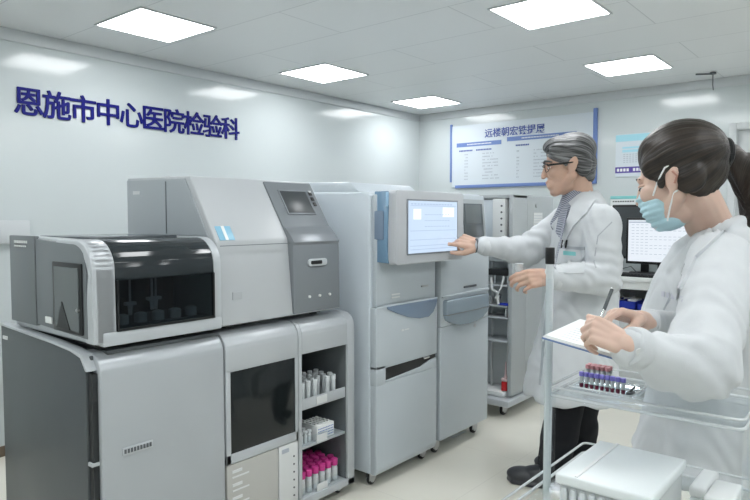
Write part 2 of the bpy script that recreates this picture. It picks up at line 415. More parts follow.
MB().box(-1.70, -1.27, 4.865, 4.985, BT + .001, BT + .018, .004).build('case', M_black, kb)
b = MB()
for r_ in range(5):
    for k in range(17): b.box(-1.69 + k * .0245, -1.669 + k * .0245, 4.873 + r_ * .022, 4.891 + r_ * .022, BT + .018, BT + .025, .001)
b.build('keys', M_keys, kb)
single('desk_phone', MB().prism([(5.0, BT + .001), (5.12, BT + .001), (5.12, BT + .09), (5.0, BT + .04)], 'x', -1.80, -1.68, .006).box(-1.80, -1.755, 5.0, 5.13, BT + .09, BT + .12, .01), M_white, 'white desk telephone to the left of the lit monitor', 'telephone')
single('cable', MB().tube([(-1.66, 4.99, BT + .006), (-1.64, 4.995, BT + .05), (-1.58, 4.995, BT + .07), (-1.54, 4.995, BT + .03), (-1.52, 4.995, BT + .006)], .004), M_logo, 'grey looped cable under the lit monitor', 'cable')
single('box_small', MB().box(-1.99, -1.86, 5.0, 5.2, BT + .001, BT + .16, .004), M_white, 'white cardboard box at the left end of the bench', 'box').name = 'cardboard_box'
# ------------------------------------------------------------------ left instrument: three cabinets below, analyser on top
FX, BX = -2.03, -2.765
def cab_profile(inset=0., z0=.05):
    pr = [(BX + inset, z0), (BX + inset, .895 - inset), (-2.16, .893 - inset)]
    for k in range(7):
        a = radians(90 - 90 * k / 6); pr.append((-2.10 + (.07 - inset) * cos(a), .823 + (.07 - inset) * sin(a)))
    pr.append((FX - inset, z0))
    return pr
# base cabinet (left)
c1 = thing('base_cabinet', 'silver cabinet with a dark grey side, left end of the row under the analyser', 'cabinet', (-2.36, 1.27, 0))
fr = MB()
prof = [(-2.16, .893)] + [(-2.10 + .07 * cos(radians(90 - 15 * k)), .823 + .07 * sin(radians(90 - 15 * k))) for k in range(7)] + [(FX + .003, .05), (FX - .035, .05), (FX - .035, .80), (-2.16, .83)]
fr.prism(prof, 'y', 1.04, 1.540, .006, 3); fr.build('front_panel', M_cab, c1)
MB().box(BX, -2.075, 1.03, 1.54, .05, .885, .004).build('body', M_side, c1)
MB().prism([(BX, .05), (BX, .920), (-2.30, .902), (-2.17, .893), (-2.11, .882), (-2.075, .84), (-2.075, .05)], 'y', 1.012, 1.030, .004).build('side_panel', M_side, c1)
MB().prism([(BX, .920), (-2.30, .902), (-2.17, .893), (-2.10, .880), (-2.065, .838), (-2.052, .84), (-2.09, .892), (-2.16, .903), (-2.30, .912), (BX, .930)], 'y', 1.006, 1.046, .003).build('top_edge', M_silver, c1)
sv = MB().box(-2.072, -2.048, 1.02, 1.04, .06, .83)
sv.build('side_slot', M_dark, c1)
for z in (.25, .52): MB().box(-2.072, -2.045, 1.013, 1.04, z, z + .012).build('slot_bar', M_silver, c1)
MB().box(-2.20, -2.058, 1.08, 1.54, .884, .898, .004).build('top_mat', M_side, c1)
b = MB().box(FX + .002, FX + .006, 1.110, 1.225, .535, .562, .002); b.mi = 1
for k in range(9): b.box(FX + .006, FX + .007, 1.116 + k * .0118, 1.124 + k * .0118, .541, .556)
b.build('name_plate', [M_silver, M_logo], c1)
MB().box(-2.74, -2.70, 1.008, 1.013, .868, .881).build('side_badge', M_label, c1)
# window cabinet (middle)
c2 = thing('window_cabinet', 'silver cabinet with a black glass window in the middle of the row', 'cabinet', (-2.36, 1.745, 0))
MB().box(BX, -2.09, 1.548, 1.935, .05, .885, .004).build('body', M_silver, c2)
b = MB()
prof = lambda zb: [(-2.22, .893)] + [(-2.10 + .07 * cos(radians(90 - 15 * k)), .823 + .07 * sin(radians(90 - 15 * k))) for k in range(7)] + [(FX, zb), (FX - .06, zb), (FX - .06, .82), (-2.22, .86)]
b.prism(prof(.735), 'y', 1.548, 1.938, .004, 2)
b.box(FX - .06, FX, 1.548, 1.572, .365, .745, .003).box(FX - .06, FX, 1.922, 1.938, .365, .745, .003).box(FX - .06, FX, 1.548, 1.938, .365, .405, .003)
b.build('front_frame', M_silver, c2)
b = MB().prism(rrect(1.566, 1.928, .400, .742, .014), 'x', FX - .03, FX - .004, .002)
b.build('window', M_blackglass, c2)
lp = MB().box(FX - .06, FX - .002, 1.550, 1.82, .06, .362, .003).build('lower_door', mat('warm grey door', (.47, .47, .445), .4), c2)
g = MB()
for k in range(4):
    z = .325 - k * .055; g.box(FX - .002, FX, 1.575, 1.625, z, z + .012).box(FX - .002, FX, 1.575, 1.66, z - .02, z - .014)
g.build('door_marks', M_label, lp)
sp = MB().box(FX - .06, FX - .001, 1.824, 1.936, .06, .362, .003).build('status_panel', M_label, c2)
g = MB().box(FX - .001, FX + .001, 1.84, 1.88, .328, .346)
g.build('badge', M_posterblue, sp).data.materials[0] = M_postergrey
g = MB()
for k in range(7):
    z = .30 - k * .035; g.cyl((FX - .001, 1.91, z), (FX + .002, 1.91, z), .004, n=10)
g.build('indicator_dots', M_logo, sp)
# shelf cabinet (right)
c3 = thing('shelf_cabinet', 'open silver shelf cabinet with three racks, right end of the row', 'cabinet', (-2.36, 2.12, 0))
b = MB()
b.prism([(BX, .05), (BX, .893)] + cab_profile()[2:], 'y', 2.265, 2.315, .004)
b.prism([(BX, .05), (BX, .893)] + cab_profile()[2:], 'y', 1.942, 1.962, .003)
b.prism([(BX, .893), (-2.16, .893)] + [(-2.10 + .07 * cos(radians(90 - 15 * k)), .823 + .07 * sin(radians(90 - 15 * k))) for k in range(7)] + [(FX, .742), (FX - .02, .742), (FX - .05, .80), (BX, .82)], 'y', 1.962, 2.265, .002)
b.build('shell', M_silver, c3)
MB().box(BX, BX + .28, 1.962, 2.265, .05, .82).build('back_panel', M_dark, c3)
b = MB().box(-2.42, FX - .01, 1.962, 1.968, .06, .80).box(-2.42, FX - .01, 2.259, 2.265, .06, .80)
b.build('inner_lining', M_side2, c3)
MB().box(BX, FX, 1.942, 2.315, .05, .085, .004).build('plinth', M_silver, c3)
SH = (.497, .318, .088)
for z in SH:
    s_ = MB().box(-2.42, FX - .012, 1.970, 2.258, z - .012, z, .002).build('shelf', M_silver, c3)
    MB().box(FX - .016, FX - .010, 1.970, 2.258, z - .012, z + .038, .002).build('shelf_lip', M_clear if z != .497 else M_silver, s_)
    MB().box(FX - .010, FX - .007, 2.06, 2.13, z - .004, z + .032, .001).build('label_card', M_label, s_)
def caster(parent, x, y, r=.022, hz=.05, world=True):
    k = MB().lathe((x, y, hz - .006), [(r * .9, 0), (r * .9, .006)], 16).box(x - r * .3 - .004, x - r * .3, y - r * .9, y + r * .9, r * .9, hz - .004).box(x + r * .3, x + r * .3 + .004, y - r * .9, y + r * .9, r * .9, hz - .004).cyl((x - r * .3 - .003, y, r + .001), (x + r * .3 + .006, y, r + .001), r * .55, n=16).build('caster', M_steel, parent)
    MB().cyl((x - r * .3, y, r + .001), (x + r * .3, y, r + .001), r, n=20, bev=.003).build('wheel', M_rubber, k)
for c, ys in ((c1, (1.09, 1.48)), (c2, (1.60, 1.88)), (c3, (2.0, 2.26))):
    for y in ys:
        for x in (-2.09, -2.62): caster(c, x, y)

BX = -2.70
# contents of the shelf cabinet
def sample_tube(x, y, z, h, lb, capm, group, r=.0105, fill=None, name='sample_tube', cap=.022, cr=None):
    t = thing(name, lb, 'tube', (x, y, z), 0, group)
    MB().lathe((x, y, z), [(r * .55, 0), (r * .9, .004), (r, .01), (r, h)], 14).build('barrel', M_tubeg if fill != 'w' else M_tubew, t)
    MB().lathe((x, y, z + h - .003), [(cr or r * 1.12, 0), (cr or r * 1.12, cap), ((cr or r * 1.12) * .85, cap + .002)], 14).build('cap', capm, t)
    if fill and fill != 'w': MB().lathe((x, y, z + .004), [(r * .6, 0), (r * .82, .004), (r * .82, h * .45)], 12).build('sample', fill, t)
    return t
M_tubew = mat('milky tube', (.62, .66, .68), .3)
M_capw = mat('milky cap', (.66, .70, .72), .35)
base = sample_tube(-2.06, 1.99, SH[0] + .001, .085, 'tall clear sample tube with a milky cap on the top rack, front row', M_capw, 'clear sample tubes on the top rack', .011, 'w')
rows = [(-2.065, 0), (-2.105, .018), (-2.15, .005), (-2.2, .02)]
first_ = True
for ri, (x, off) in enumerate(rows):
    for k in range(6):
        y = 1.99 + off + k * .042
        if first_: first_ = False; continue
        if y < 2.25 and not (ri == 0 and k == 3): dup(base, (x, y, SH[0] + .001 + (.012 if (k + ri) % 3 else -0.0) * 0), 0, 'clear sample tube with a milky cap on the top rack, ' + ('front row' if ri == 0 else 'behind the front row'))
single('rack_box', MB().box(-2.075, -2.045, 2.14, 2.235, SH[0] + .001, SH[0] + .06, .003) if False else MB().box(-2.3, -2.24, 1.99, 2.24, SH[0] + .001, SH[0] + .07, .004), M_white, 'white box at the back of the top rack', 'box').name = 'storage_box'
# middle shelf: box of tips
bx = thing('tip_rack', 'white printed box on the middle rack of the shelf cabinet', 'box', (-2.10, 2.13, SH[1]))
MB().box(-2.16, -2.05, 2.075, 2.19, SH[1] + .001, SH[1] + .066, .003).build('box_body', M_white, bx)
g = MB()
for r_ in range(4):
    for k in range(10): g.box(-2.05, -2.0488, 2.082 + k * .0105, 2.089 + k * .0105, SH[1] + .012 + r_ * .012, SH[1] + .016 + r_ * .012)
g.build('box_print', M_posterblue if False else M_posterblue, bx)
g = MB()
for r_ in range(4):
    for k in range(5): g.lathe((-2.15 + r_ * .025, 2.088 + k * .021, SH[1] + .066), [(.007, 0), (.007, .006)], 10)
g.build('tip_tops', M_label, bx)
base2 = single('vial', MB().lathe((-2.07, 1.99, SH[1] + .001), [(.009, 0), (.010, .004), (.010, .035), (.006, .04), (.006, .047), (.011, .047), (.011, .056)], 14), M_capw, 'short milky vial on the left of the middle rack', 'vial', 'short vials on the middle rack')
for k in range(1, 9):
    dup(base2, (-2.07 - (k // 3) * .04, 1.99 + (k % 3) * .027, SH[1] + .001), 0)
# bottom: pink cap bottles
M_lab = mat('bottle label', (.60, .63, .63), .5)
def bottle(x, y, z):
    t = thing('reagent_bottle', 'clear bottle with a magenta cap on the bottom rack, front row', 'bottle', (x, y, z), 0, 'magenta capped bottles on the bottom rack')
    MB().lathe((x, y, z), [(.013, 0), (.0155, .004), (.0155, .062), (.012, .072), (.012, .078)], 16).build('bottle_body', M_tubew, t)
    MB().lathe((x, y, z + .022), [(.0158, 0), (.0158, .032)], 16).build('bottle_label', M_lab, t)
    MB().lathe((x, y, z + .074), [(.0165, 0), (.017, .004), (.017, .028), (.0145, .031)], 16).build('cap', M_pink, t)
    return t
b0 = None
for r_ in range(5):
    for k in range(6):
        x = -2.068 - r_ * .042; y = 1.993 + k * .043 + (.018 if r_ % 2 else 0)
        if y > 2.24: continue
        z = SH[2] + .001 + (.02 * r_ if False else 0)
        if b0 is None: b0 = bottle(x, y, z)
        else: dup(b0, (x, y, z), 0, 'clear bottle with a magenta cap on the bottom rack, ' + ('front row' if r_ == 0 else 'row %s behind the front' % ('one', 'two', 'three', 'four')[r_ - 1]))

# ---- analyser on top
an = thing('chemistry_analyzer', 'grey and white benchtop analyser with a dark glass hood, standing on the silver cabinets', 'analyzer', (-2.36, 1.6, .897))
Z0, ZT = .930, 1.272
def low_prof(i=0., zb=Z0):
    pr = [(-2.665 + i, zb), (-2.665 + i, ZT + .006 - i), (-2.27, ZT - i)]
    # top edge curving down to the front
    for k in range(9):
        a = radians(86 - 80 * k / 8); pr.append((-2.135 + (.105 - i) * cos(a), 1.168 + (.105 - i) * sin(a)))
    pr.append((FX + .004 - i, zb))
    return pr
lo = low_prof()
cheek = [p for p in lo if p[0] > -2.30]
n_in = [(p[0] - .028, p[1] - .022) for p in cheek[:-1]] + [(FX - .03, Z0 + .02)]
b = MB()
b.prism(cheek + [(FX - .05, Z0), (FX - .055, Z0 + .03)] + n_in[::-1][1:], 'y', 1.018, 1.10, .005, 3)          # left cheek
b.prism([(p[0], p[1]) for p in lo], 'y', 1.030, 1.095, .004, 2)
b.prism([(p[0], p[1]) for p in lo], 'y', 1.498, 1.532, .004, 2)                                                  # right cheek
b.box(-2.665, FX + .006, 1.05, 1.53, Z0 - .012, .966, .006)                                                         # bottom rail
b.build('housing_frame', M_silver, an)
sd = MB()
sd.prism([(-2.44, .958), (-2.44, 1.27), (-2.26, 1.262)] + [(p[0] - .02, p[1] - .014) for p in cheek[1:6]] + [(-2.064, 1.17), (-2.062, .945)], 'y', 1.016, 1.034, .003)
sd.box(-2.665, -2.446, 1.014, 1.034, .950, 1.280, .004)
side = sd.build('side_panel', M_side2, an)
b = MB().prism(rrect(-2.295, -2.085, .955, 1.195, .006), 'y', 1.010, 1.018, .002)
hatch = b.build('side_hatch', M_black, an)
MB().prism([(-2.275, .975), (-2.10, .965), (-2.10, 1.18), (-2.275, 1.18)], 'y', 1.006, 1.012).build('hatch_window', mat('grey hatch glass', (.10, .115, .12), .12, spec=.8), hatch)
MB().prism([(-2.255, .97), (-2.215, 1.06), (-2.16, .968)], 'y', 1.003, 1.007).build('hatch_flap', M_dark, hatch)
MB().cyl((-2.105, 1.002, 1.04), (-2.105, 1.01, 1.04), .006, n=12).build('hatch_knob', M_steel, hatch)
MB().box(-2.36, -2.31, 1.010, 1.015, .972, .995, .001).build('side_label', M_label, an)
g = MB()
for k in range(6): g.box(-2.615 + k * .02, -2.602 + k * .02, 1.0115, 1.0145, 1.252, 1.262).box(-2.615 + k * .018, -2.603 + k * .018, 1.0115, 1.0145, 1.238, 1.244)
g.build('side_lettering', M_label, side)
# interior and hood
MB().box(-2.6, -2.30, 1.10, 1.495, .966, 1.24).build('inner_deck', M_side, an)
b = MB().box(-2.30, -2.06, 1.10, 1.495, .966, .975)
b.build('deck_plate', M_side2, an)
hood_out = [p for p in lo[2:-1]]
ang = lambda i_, ks: [(-2.135 + (.105 - i_) * cos(radians(86 - 80 * k / 8)), 1.168 + (.105 - i_) * sin(radians(86 - 80 * k / 8))) for k in ks]
b = MB(); b.prism([(-2.30, ZT - .004)] + ang(.002, range(0, 9)) + [(FX + .001, 1.135), (FX - .010, 1.135)] + ang(.014, range(8, -1, -1)) + [(-2.30, ZT - .018)], 'y', 1.100, 1.497, .0015)
b.build('hood', M_hood, an)
MB().box(-2.60, -2.27, 1.100, 1.497, ZT - .012, ZT + .006, .003).build('hood_top', M_hoodtop, an)
MB().prism([(FX - .002, 1.140), (FX + .004, 1.140), (FX + .006, .968), (FX + .001, .968)], 'y', 1.101, 1.496).build('hood_window', M_smoke, an)
b = MB().box(FX - .003, FX + .008, 1.101, 1.108, .966, 1.138).box(FX - .003, FX + .008, 1.489, 1.496, .966, 1.138).box(FX - .003, FX + .009, 1.101, 1.496, .964, .972)
b.build('window_seal', M_black, an)
for y, z in ((1.185, 1.04), (1.27, 1.05), (1.285, 1.05)):
    MB().cyl((-2.09, y, 1.14), (-2.09, y, z), .004, n=10).cyl((-2.09, y, z), (-2.09, y, z - .035), .009, .006, n=12).box(-2.10, -2.08, y - .02, y + .02, z, z + .012, .002).build('probe_arm', M_white, an)
b = MB()
for k in range(5): b.lathe((-2.10, 1.16 + k * .07, .975), [(.022, 0), (.022, .03), (.012, .035)], 14)
b.build('reagent_ring', M_label, an)
# tower
TP = [(BX - .02, Z0 - .01), (BX - .02, 1.525), (-2.240, 1.518), (-2.072, 1.255), (-2.040, Z0 - .01)]
b = MB(); b.prism(TP, 'y', 1.540, 2.226, .008, 3); b.build('tower_shell', M_tower, an)
MB().prism([(BX - .014, ZT), (BX - .014, 1.515), (-2.268, 1.509), (-2.12, 1.275)], 'y', 1.5345, 1.542, .003).build('tower_side_panel', M_towerside, an)
MB().box(-2.405, -2.400, 1.532, 1.536, 1.28, 1.50).build('side_seam', M_side2, an)
b = MB(); b.prism([(-2.66, .0 + 1.450), (-2.61, 1.450), (-2.61, 1.465), (-2.66, 1.465)], 'y', 1.532, 1.536); b.build('side_badge', M_label, an)
MB().box(-2.45, -2.42, 1.56, 1.60, 1.51, 1.525, .004).build('top_latch', M_tower, an)
dx, dz = -2.072 + 2.235, 1.255 - 1.510; L_ = hypot(dx, dz); ux, uz = dx / L_, dz / L_; nx, nz = -uz, ux
def slant(b, y0, y1, s0, s1, t0, t1, bev=.001):
    P = lambda s_, t_: (-2.235 + ux * s_ + nx * t_, 1.510 + uz * s_ + nz * t_)
    return b.prism([P(s0, t0), P(s0, t1), P(s1, t1), P(s1, t0)], 'y', y0, y1, bev)
MB().box(-2.052, -2.049, 1.545, 1.915, 1.235, 1.238).build('front_seam', M_side2, an)
b = MB(); slant(b, 1.560, 1.635, L_ - .068, L_ - .002, 0, .003)
b2 = MB(); b2.box(-2.066, -2.0635, 1.56, 1.63, 1.19, 1.235) if False else None
b.build('blue_badge', M_cyan, an).data.materials[0] = mat('pale blue badge', (.25, .50, .66), .3)
b = MB(); slant(b, 1.588, 1.603, L_ - .068, L_ - .002, .003, .0045)
b.build('badge_mark', M_paper, an)
b = MB().box(-2.049, -2.046, 1.60, 1.645, 1.02, 1.05); b.build('front_label', mat('faint label', (.40, .42, .44), .4), an)
# control column
cc = MB(); P = lambda s_, t_: (-2.235 + ux * s_ + nx * t_, 1.510 + uz * s_ + nz * t_)
cc.prism([P(.004, -.02), P(.004, .008), P(L_, .008), (-2.037 - .006 * .0, 1.245), (-2.030, Z0 - .004), (-2.06, Z0 - .004), P(L_, -.02)], 'y', 1.918, 2.212, .004)
col = cc.build('control_column', M_ctrl, an)
b = MB(); slant(b, 1.985, 2.150, .055, .175, .008, .011); b.build('display', M_screenoff, col)
b = MB(); slant(b, 1.978, 2.157, .048, .055, .006, .013); slant(b, 1.978, 2.157, .175, .182, .006, .013); slant(b, 1.978, 1.985, .055, .175, .006, .013); slant(b, 2.150, 2.157, .055, .175, .006, .013)
b.build('display_bezel', M_ctrl2, col)
b = MB()
for k in range(3): slant(b, 2.167, 2.187, .055 + k * .03, .075 + k * .03, .008, .013, .003)
b.build('key_buttons', M_black, col)
b = MB(); slant(b, 2.170, 2.185, .05, .06, .010, .015); b.build('key_light', M_white, col)
b = MB(); b.prism([P(L_ - .055, .006), P(L_ - .055, .012), P(L_ - .01, .022), (-2.030, 1.240), (-2.04, 1.22)], 'y', 1.920, 2.210, .003); b.build('hinge_band', M_ctrl2, col)
b = MB().prism(rrect(2.005, 2.125, 1.130, 1.163, .014), 'x', -2.036, -2.028, .003).build('handle_recess', M_silver, col)
MB().prism(rrect(2.02, 2.09, 1.138, 1.155, .006), 'x', -2.029, -2.026, .001).build('lock_bar', M_black, b)
for y in (2.01, 2.075, 2.14): MB().cyl((-2.034, y, .995), (-2.024, y, .995), .006, n=10).build('indicator_light', M_label, col)
for x in (-2.62, -2.12):
    for y in (1.09, 1.40, 1.62, 2.12):
        MB().cyl((x, y, .8985), (x, y, Z0 - .010), .02, n=14).build('foot', M_black, an)
MB().box(-2.60, -2.10, 1.06, 2.15, .906, Z0 - .008).build('under_tray', M_black, an)

# ------------------------------------------------------------------ instrument with the touch screen
AF = -1.96
ma = thing('touchscreen_analyzer', 'tall pale grey floor instrument with a lit touch screen that the man points at', 'analyzer', (-2.32, 2.66, 0))
b = MB().prism([(BX, .07), (BX, 1.485), (-2.05, 1.475), (-2.0, 1.46), (-1.995, .07)], 'y', 2.392, 2.930, .012, 3)
b.prism([(-2.66, 1.47), (-2.66, 1.54), (-2.14, 1.525), (-2.07, 1.475)], 'y', 2.40, 2.92, .010)
b.build('body', M_body, ma)
MB().prism([(-2.0, .40 - .33), (AF - .008, .07), (AF, .10), (AF, .522), (-2.0, .530)], 'y', 2.396, 2.926, .005, 3).build('lower_door', M_front, ma)
b = MB().box(-2.0, AF, 2.396, 2.472, .515, .615, .004).box(-2.0, AF, 2.396, 2.926, .598, .905, .004, 3).box(-2.0, AF - .012, 2.41, 2.926, .905, 1.46, .006, 3)
b.build('upper_panel', M_front, ma)
MB().box(-2.03, AF - .012, 2.472, 2.926, .52, .60).build('door_slot', M_black, ma)
b = MB(); b.prism([(2.475, .524), (2.925, .524), (2.925, .575), (2.86, .570), (2.78, .548), (2.475, .532)], 'x', -1.985, AF - .001, .003)
b.build('slot_lip', M_front, ma)
b = MB().box(AF - .01, AF + .003, 2.80, 2.855, .585, .597, .004).build('slot_latch', M_chrome, ma)
b = MB(); b.prism([(2.478, .905), (2.478, .893), (2.56, .862), (2.66, .830), (2.76, .812), (2.84, .812), (2.885, .835), (2.912, .872), (2.922, .905)], 'x', AF - .01, AF + .006, .004, 2)
b.build('drawer_pull', M_blue, ma)
MB().box(AF - .004, AF + .004, 2.396, 2.926, .903, .912, .002).build('drawer_lip', M_body, ma)
b = MB().box(AF, AF + .001, 2.60, 2.62, .765, .775).box(AF, AF + .001, 2.625, 2.665, .767, .773)
b.build('door_badge', M_label, ma)
b = MB().box(AF - .012, AF - .010, 2.53, 2.60, .955, .962).box(AF - .012, AF - .010, 2.53, 2.60, .94, .947); b.build('panel_print', M_label, ma)
MB().prism(rrect(2.79, 2.85, .975, .985, .004), 'x', AF - .012, AF - .006, .001).build('panel_badge', M_steel, ma)
# touch screen
ts = thing('touch_screen', 'x', 'x'); bpy.data.objects.remove(ts)
SX = -1.862
b = MB(); b.prism(rrect(2.425, 3.035, 1.118, 1.480, .02), 'x', SX - .05, SX, .006, 3)
hs = b.build('screen_housing', mat('screen housing silver', (.50, .52, .545), .28, metal=.1), ma)
b = MB().prism(rrect(2.510, 2.972, 1.162, 1.438, .006), 'x', SX, SX + .003, .001); b.build('screen_bezel', M_logo, hs).data.materials[0] = mat('screen bezel grey', (.20, .22, .25), .3)
M_touch = screen_mat('touch screen blue white', (.60, .74, .93), .80)
MB().box(SX + .003, SX + .0045, 2.520, 2.962, 1.170, 1.430).build('screen', M_touch, hs)
M_tl = screen_mat('touch print', (.42, .56, .78), .75); M_tw = screen_mat('touch panel white', (.9, .95, 1.), .9)
MB().box(SX + .0045, SX + .0052, 2.560, 2.625, 1.338, 1.390).build('screen_tile', M_tw, hs)
MB().box(SX + .0045, SX + .0052, 2.82, 2.93, 1.35, 1.40).build('screen_tile', M_tw, hs)
b = MB()
for z in (1.405, 1.28, 1.235, 1.205, 1.187): b.box(SX + .0045, SX + .0052, 2.535, 2.95, z, z + .0025)
for k in range(14): b.box(SX + .0045, SX + .0052, 2.54 + k * .027, 2.558 + k * .027, 1.412, 1.417)
for r_ in range(3):
    for k in range(9): b.box(SX + .0045, SX + .0052, 2.66 + k * .026, 2.675 + k * .026, 1.30 + r_ * .03, 1.304 + r_ * .03)
b.build('screen_print', M_tl, hs)
br = MB().prism([(-1.99, 1.13), (-1.99, 1.475), (-1.915, 1.475), (-1.905, 1.40), (-1.915, 1.20), (-1.905, 1.125)], 'y', 2.418, 2.470, .004).build('screen_bracket', M_blue2, ma)
MB().box(-1.918, -1.906, 2.414, 2.43, 1.40, 1.47, .003).build('bracket_light', M_blueclear, br)
MB().box(-1.985, -1.93, 2.409, 2.419, 1.24, 1.38, .004).build('bracket_recess', M_blue, br)
MB().box(-1.99, -1.91, 2.47, 2.93, 1.15, 1.45, .004).build('screen_mount', M_body, ma)
for x in (-2.60, -2.03):
    for y in (2.44, 2.88): caster(ma, x, y, .028, .072)

# ------------------------------------------------------------------ second tall instrument
mb_ = thing('display_analyzer', 'tall pale grey floor instrument with a sloping grey display, right of the touch screen', 'analyzer', (-2.32, 3.22, 0))
b = MB().prism([(BX, .09), (BX, 1.495), (-2.05, 1.49), (-2.0, 1.475), (-1.99, .09)], 'y', 2.958, 3.500, .012, 3)
b.build('body', M_body, mb_)
b = MB().box(-2.0, AF, 2.962, 3.496, .09, .735, .008, 3).build('lower_door', M_front, mb_)
b = MB().prism([(-2.0, .735), (AF, .735), (AF, 1.16), (-1.975, 1.20), (-2.0, 1.48), (-2.02, 1.48)], 'y', 2.962, 3.496, .006, 2); b.build('upper_panel', M_front, mb_)
def sl2(b, y0, y1, z0_, z1_, t):
    f = lambda z: -1.975 - (z - 1.20) / .28 * .025
    return b.prism([(f(z0_) - .006, z0_), (f(z0_) + t, z0_), (f(z1_) + t, z1_), (f(z1_) - .006, z1_)], 'y', y0, y1, .002)
dp = sl2(MB(), 3.19, 3.475, 1.205, 1.455, .006).build('display_surround', mat('display surround', (.36, .39, .41), .35), mb_)
sl2(MB(), 3.225, 3.45, 1.23, 1.43, .010).build('display', M_hoodtop, dp)
sl2(MB(), 3.25, 3.425, 1.31, 1.425, .0115).build('display_pane', M_screenoff, dp).data.materials[0] = mat('grey pane', (.14, .16, .17), .2)
pk = []
for k in range(9):
    a = radians(180 + 180 * k / 8); pk.append((3.22 + .235 * cos(a), .80 + .075 * sin(a)))
MB().prism([(2.985, .885), ] + pk + [(3.455, .885)], 'x', AF - .02, AF + .028, .008, 3).build('pocket', M_blue, mb_).data.materials[0] = mat('pocket blue grey', (.25, .31, .36), .2, coat=.4)
MB().box(AF - .005, AF + .032, 2.985, 3.456, .80, .806, .002).build('pocket_seam', M_side2, mb_)
MB().prism([(2.97, .90), (3.49, .90), (3.49, .918), (2.97, .908)], 'x', AF - .01, AF + .008, .003).build('pocket_lip', M_front, mb_)
MB().prism(rrect(3.2, 3.34, .936, .948, .005), 'x', AF, AF + .006, .001).build('handle_slot', M_logo, mb_)
MB().cyl((AF, 3.33, .70), (AF + .003, 3.33, .70), .012, n=16).build('door_badge', M_steel, mb_)
for x in (-2.60, -2.03):
    for y in (3.01, 3.44): caster(mb_, x, y, .032, .092)
MB().box(-2.05, -1.99, 3.15, 3.30, .05, .088, .004).build('drip_tray', M_clear, mb_)

# ------------------------------------------------------------------ third instrument (open side bays) on a wheeled base
mc = thing('open_bay_analyzer', 'grey instrument with open tube bays on a wheeled base behind the reaching arm', 'analyzer', (-2.32, 4.15, 0))
CX, CY0, CY1 = -1.985, 3.845, 4.50
M_cbody = mat('grey smooth body', (.40, .43, .445), .35, metal=.1)
b = MB().box(-2.62, CX, 4.06, CY1, .125, 1.50, .015, 3)
b.box(CX - .035, CX - .003, 3.862, 4.08, .14, 1.50, .006).box(-2.62, -2.58, CY0, 4.08, .14, 1.50, .006).box(-2.62, CX - .003, CY0 + .02, 4.08, 1.475, 1.50, .005).box(-2.62, CX - .003, CY0 + .02, 4.08, 1.05, 1.08, .004)
b.build('body', M_cbody, mc)
MB().box(-2.66, CX + .02, 3.78, 4.56, .085, .13, .01).build('wheeled_base', M_silver, mc)
MB().box(-2.54, CX - .05, 3.84, 4.05, .132, .165, .008).build('base_tray', M_white, mc)
b = MB().box(-2.135, -2.045, 3.848, 4.06, 1.085, 1.472, .006)
st = b.build('button_strip', M_label, mc)
b = MB()
for k in range(8): b.cyl((-2.065, 3.849, 1.13 + k * .042), (-2.065, 3.843, 1.13 + k * .042), .007, n=12)
b.build('buttons', M_logo, st)
MB().box(-2.575, -2.14, 3.88, 4.05, 1.085, 1.47, .01).build('upper_block', M_body, mc)
g = MB().box(CX, CX + .002, 4.16, 4.30, 1.27, 1.38); g.build('front_label', M_label, mc)
g = MB()
for r_ in range(5):
    for k in range(6): g.box(CX + .002, CX + .003, 4.17 + k * .021, 4.185 + k * .021, 1.285 + r_ * .018, 1.289 + r_ * .018)
g.build('label_print', M_posterblue, mc).data.materials[0] = M_postergrey
MB().lathe((0, 0, 0), [(.012, 0), (.012, .003)], 14).build('x', M_steel).name = 'tmpx'
bpy.data.objects.remove(bpy.data.objects['tmpx'])
MB().cyl((CX, 4.20, 1.43), (CX + .004, 4.20, 1.43), .014, n=16).build('front_badge', M_steel, mc)
# fittings inside the open bay
b = MB()
for x in (-2.5, -2.34, -2.20, -2.075): b.cyl((x, 3.975, .13), (x, 3.975, 1.05), .008, n=10)
b.build('bay_posts', M_label, mc)
for z in (.50, .66, .74, .88):
    MB().box(-2.56, CX - .04, 3.86, 4.04, z, z + .012, .003).build('bay_shelf', M_silver, mc)
MB().box(-2.17, -2.02, 3.855, 3.97, .955, 1.0, .006).build('drive_block', M_black, mc)
b = MB()
random.seed(11)
for k in range(7):
    x = -2.16 + k * .02; z = random.choice((.67, .752, .892))
    b.cyl((x, 3.88 + (k % 3) * .03, z), (x, 3.88 + (k % 3) * .03, z + .06), .008, n=10)
b.build('clamps', M_chrome, mc)
b = MB().tube([(-2.15, 3.87, .94), (-2.14, 3.86, .86), (-2.10, 3.86, .84), (-2.09, 3.86, .76)], .009).tube([(-2.05, 3.86, .95), (-2.07, 3.855, .87), (-2.11, 3.855, .80)], .006)
b.build('hoses', M_white, mc)
MB().box(-2.56, CX - .04, 4.03, 4.05, .14, 1.05).build('bay_back', M_benchin, mc)
MB().box(-2.09, -2.05, 3.99, 4.03, .17, .49, .003).build('dark_channel', M_side, mc)
for x in (-2.60, -2.06):
    for y in (3.89, 4.48): caster(mc, x, y, .036, .086)
single('marker_pen', MB().cyl((-2.10, 3.875, .762), (-2.02, 3.865, .762), .010, n=14, bev=.002), M_bluet, 'blue marker lying on a shelf of the open bay instrument', 'pen')
rb = thing('red_bottle', 'small red bottle on the base tray of the open bay instrument', 'bottle', (-2.05, 3.90, .166))
MB().box(-2.074, -2.028, 3.877, 3.923, .1665, .232, .008).build('bottle_body', M_red, rb)
MB().box(-2.074, -2.028, 3.877, 3.923, .232, .255, .006).lathe((-2.05, 3.90, .255), [(.014, 0), (.008, .02), (.004, .11)], 14).build('bottle_neck', M_tubew, rb).data.materials[0] = mat('pink clear neck', (.75, .55, .56), .2)

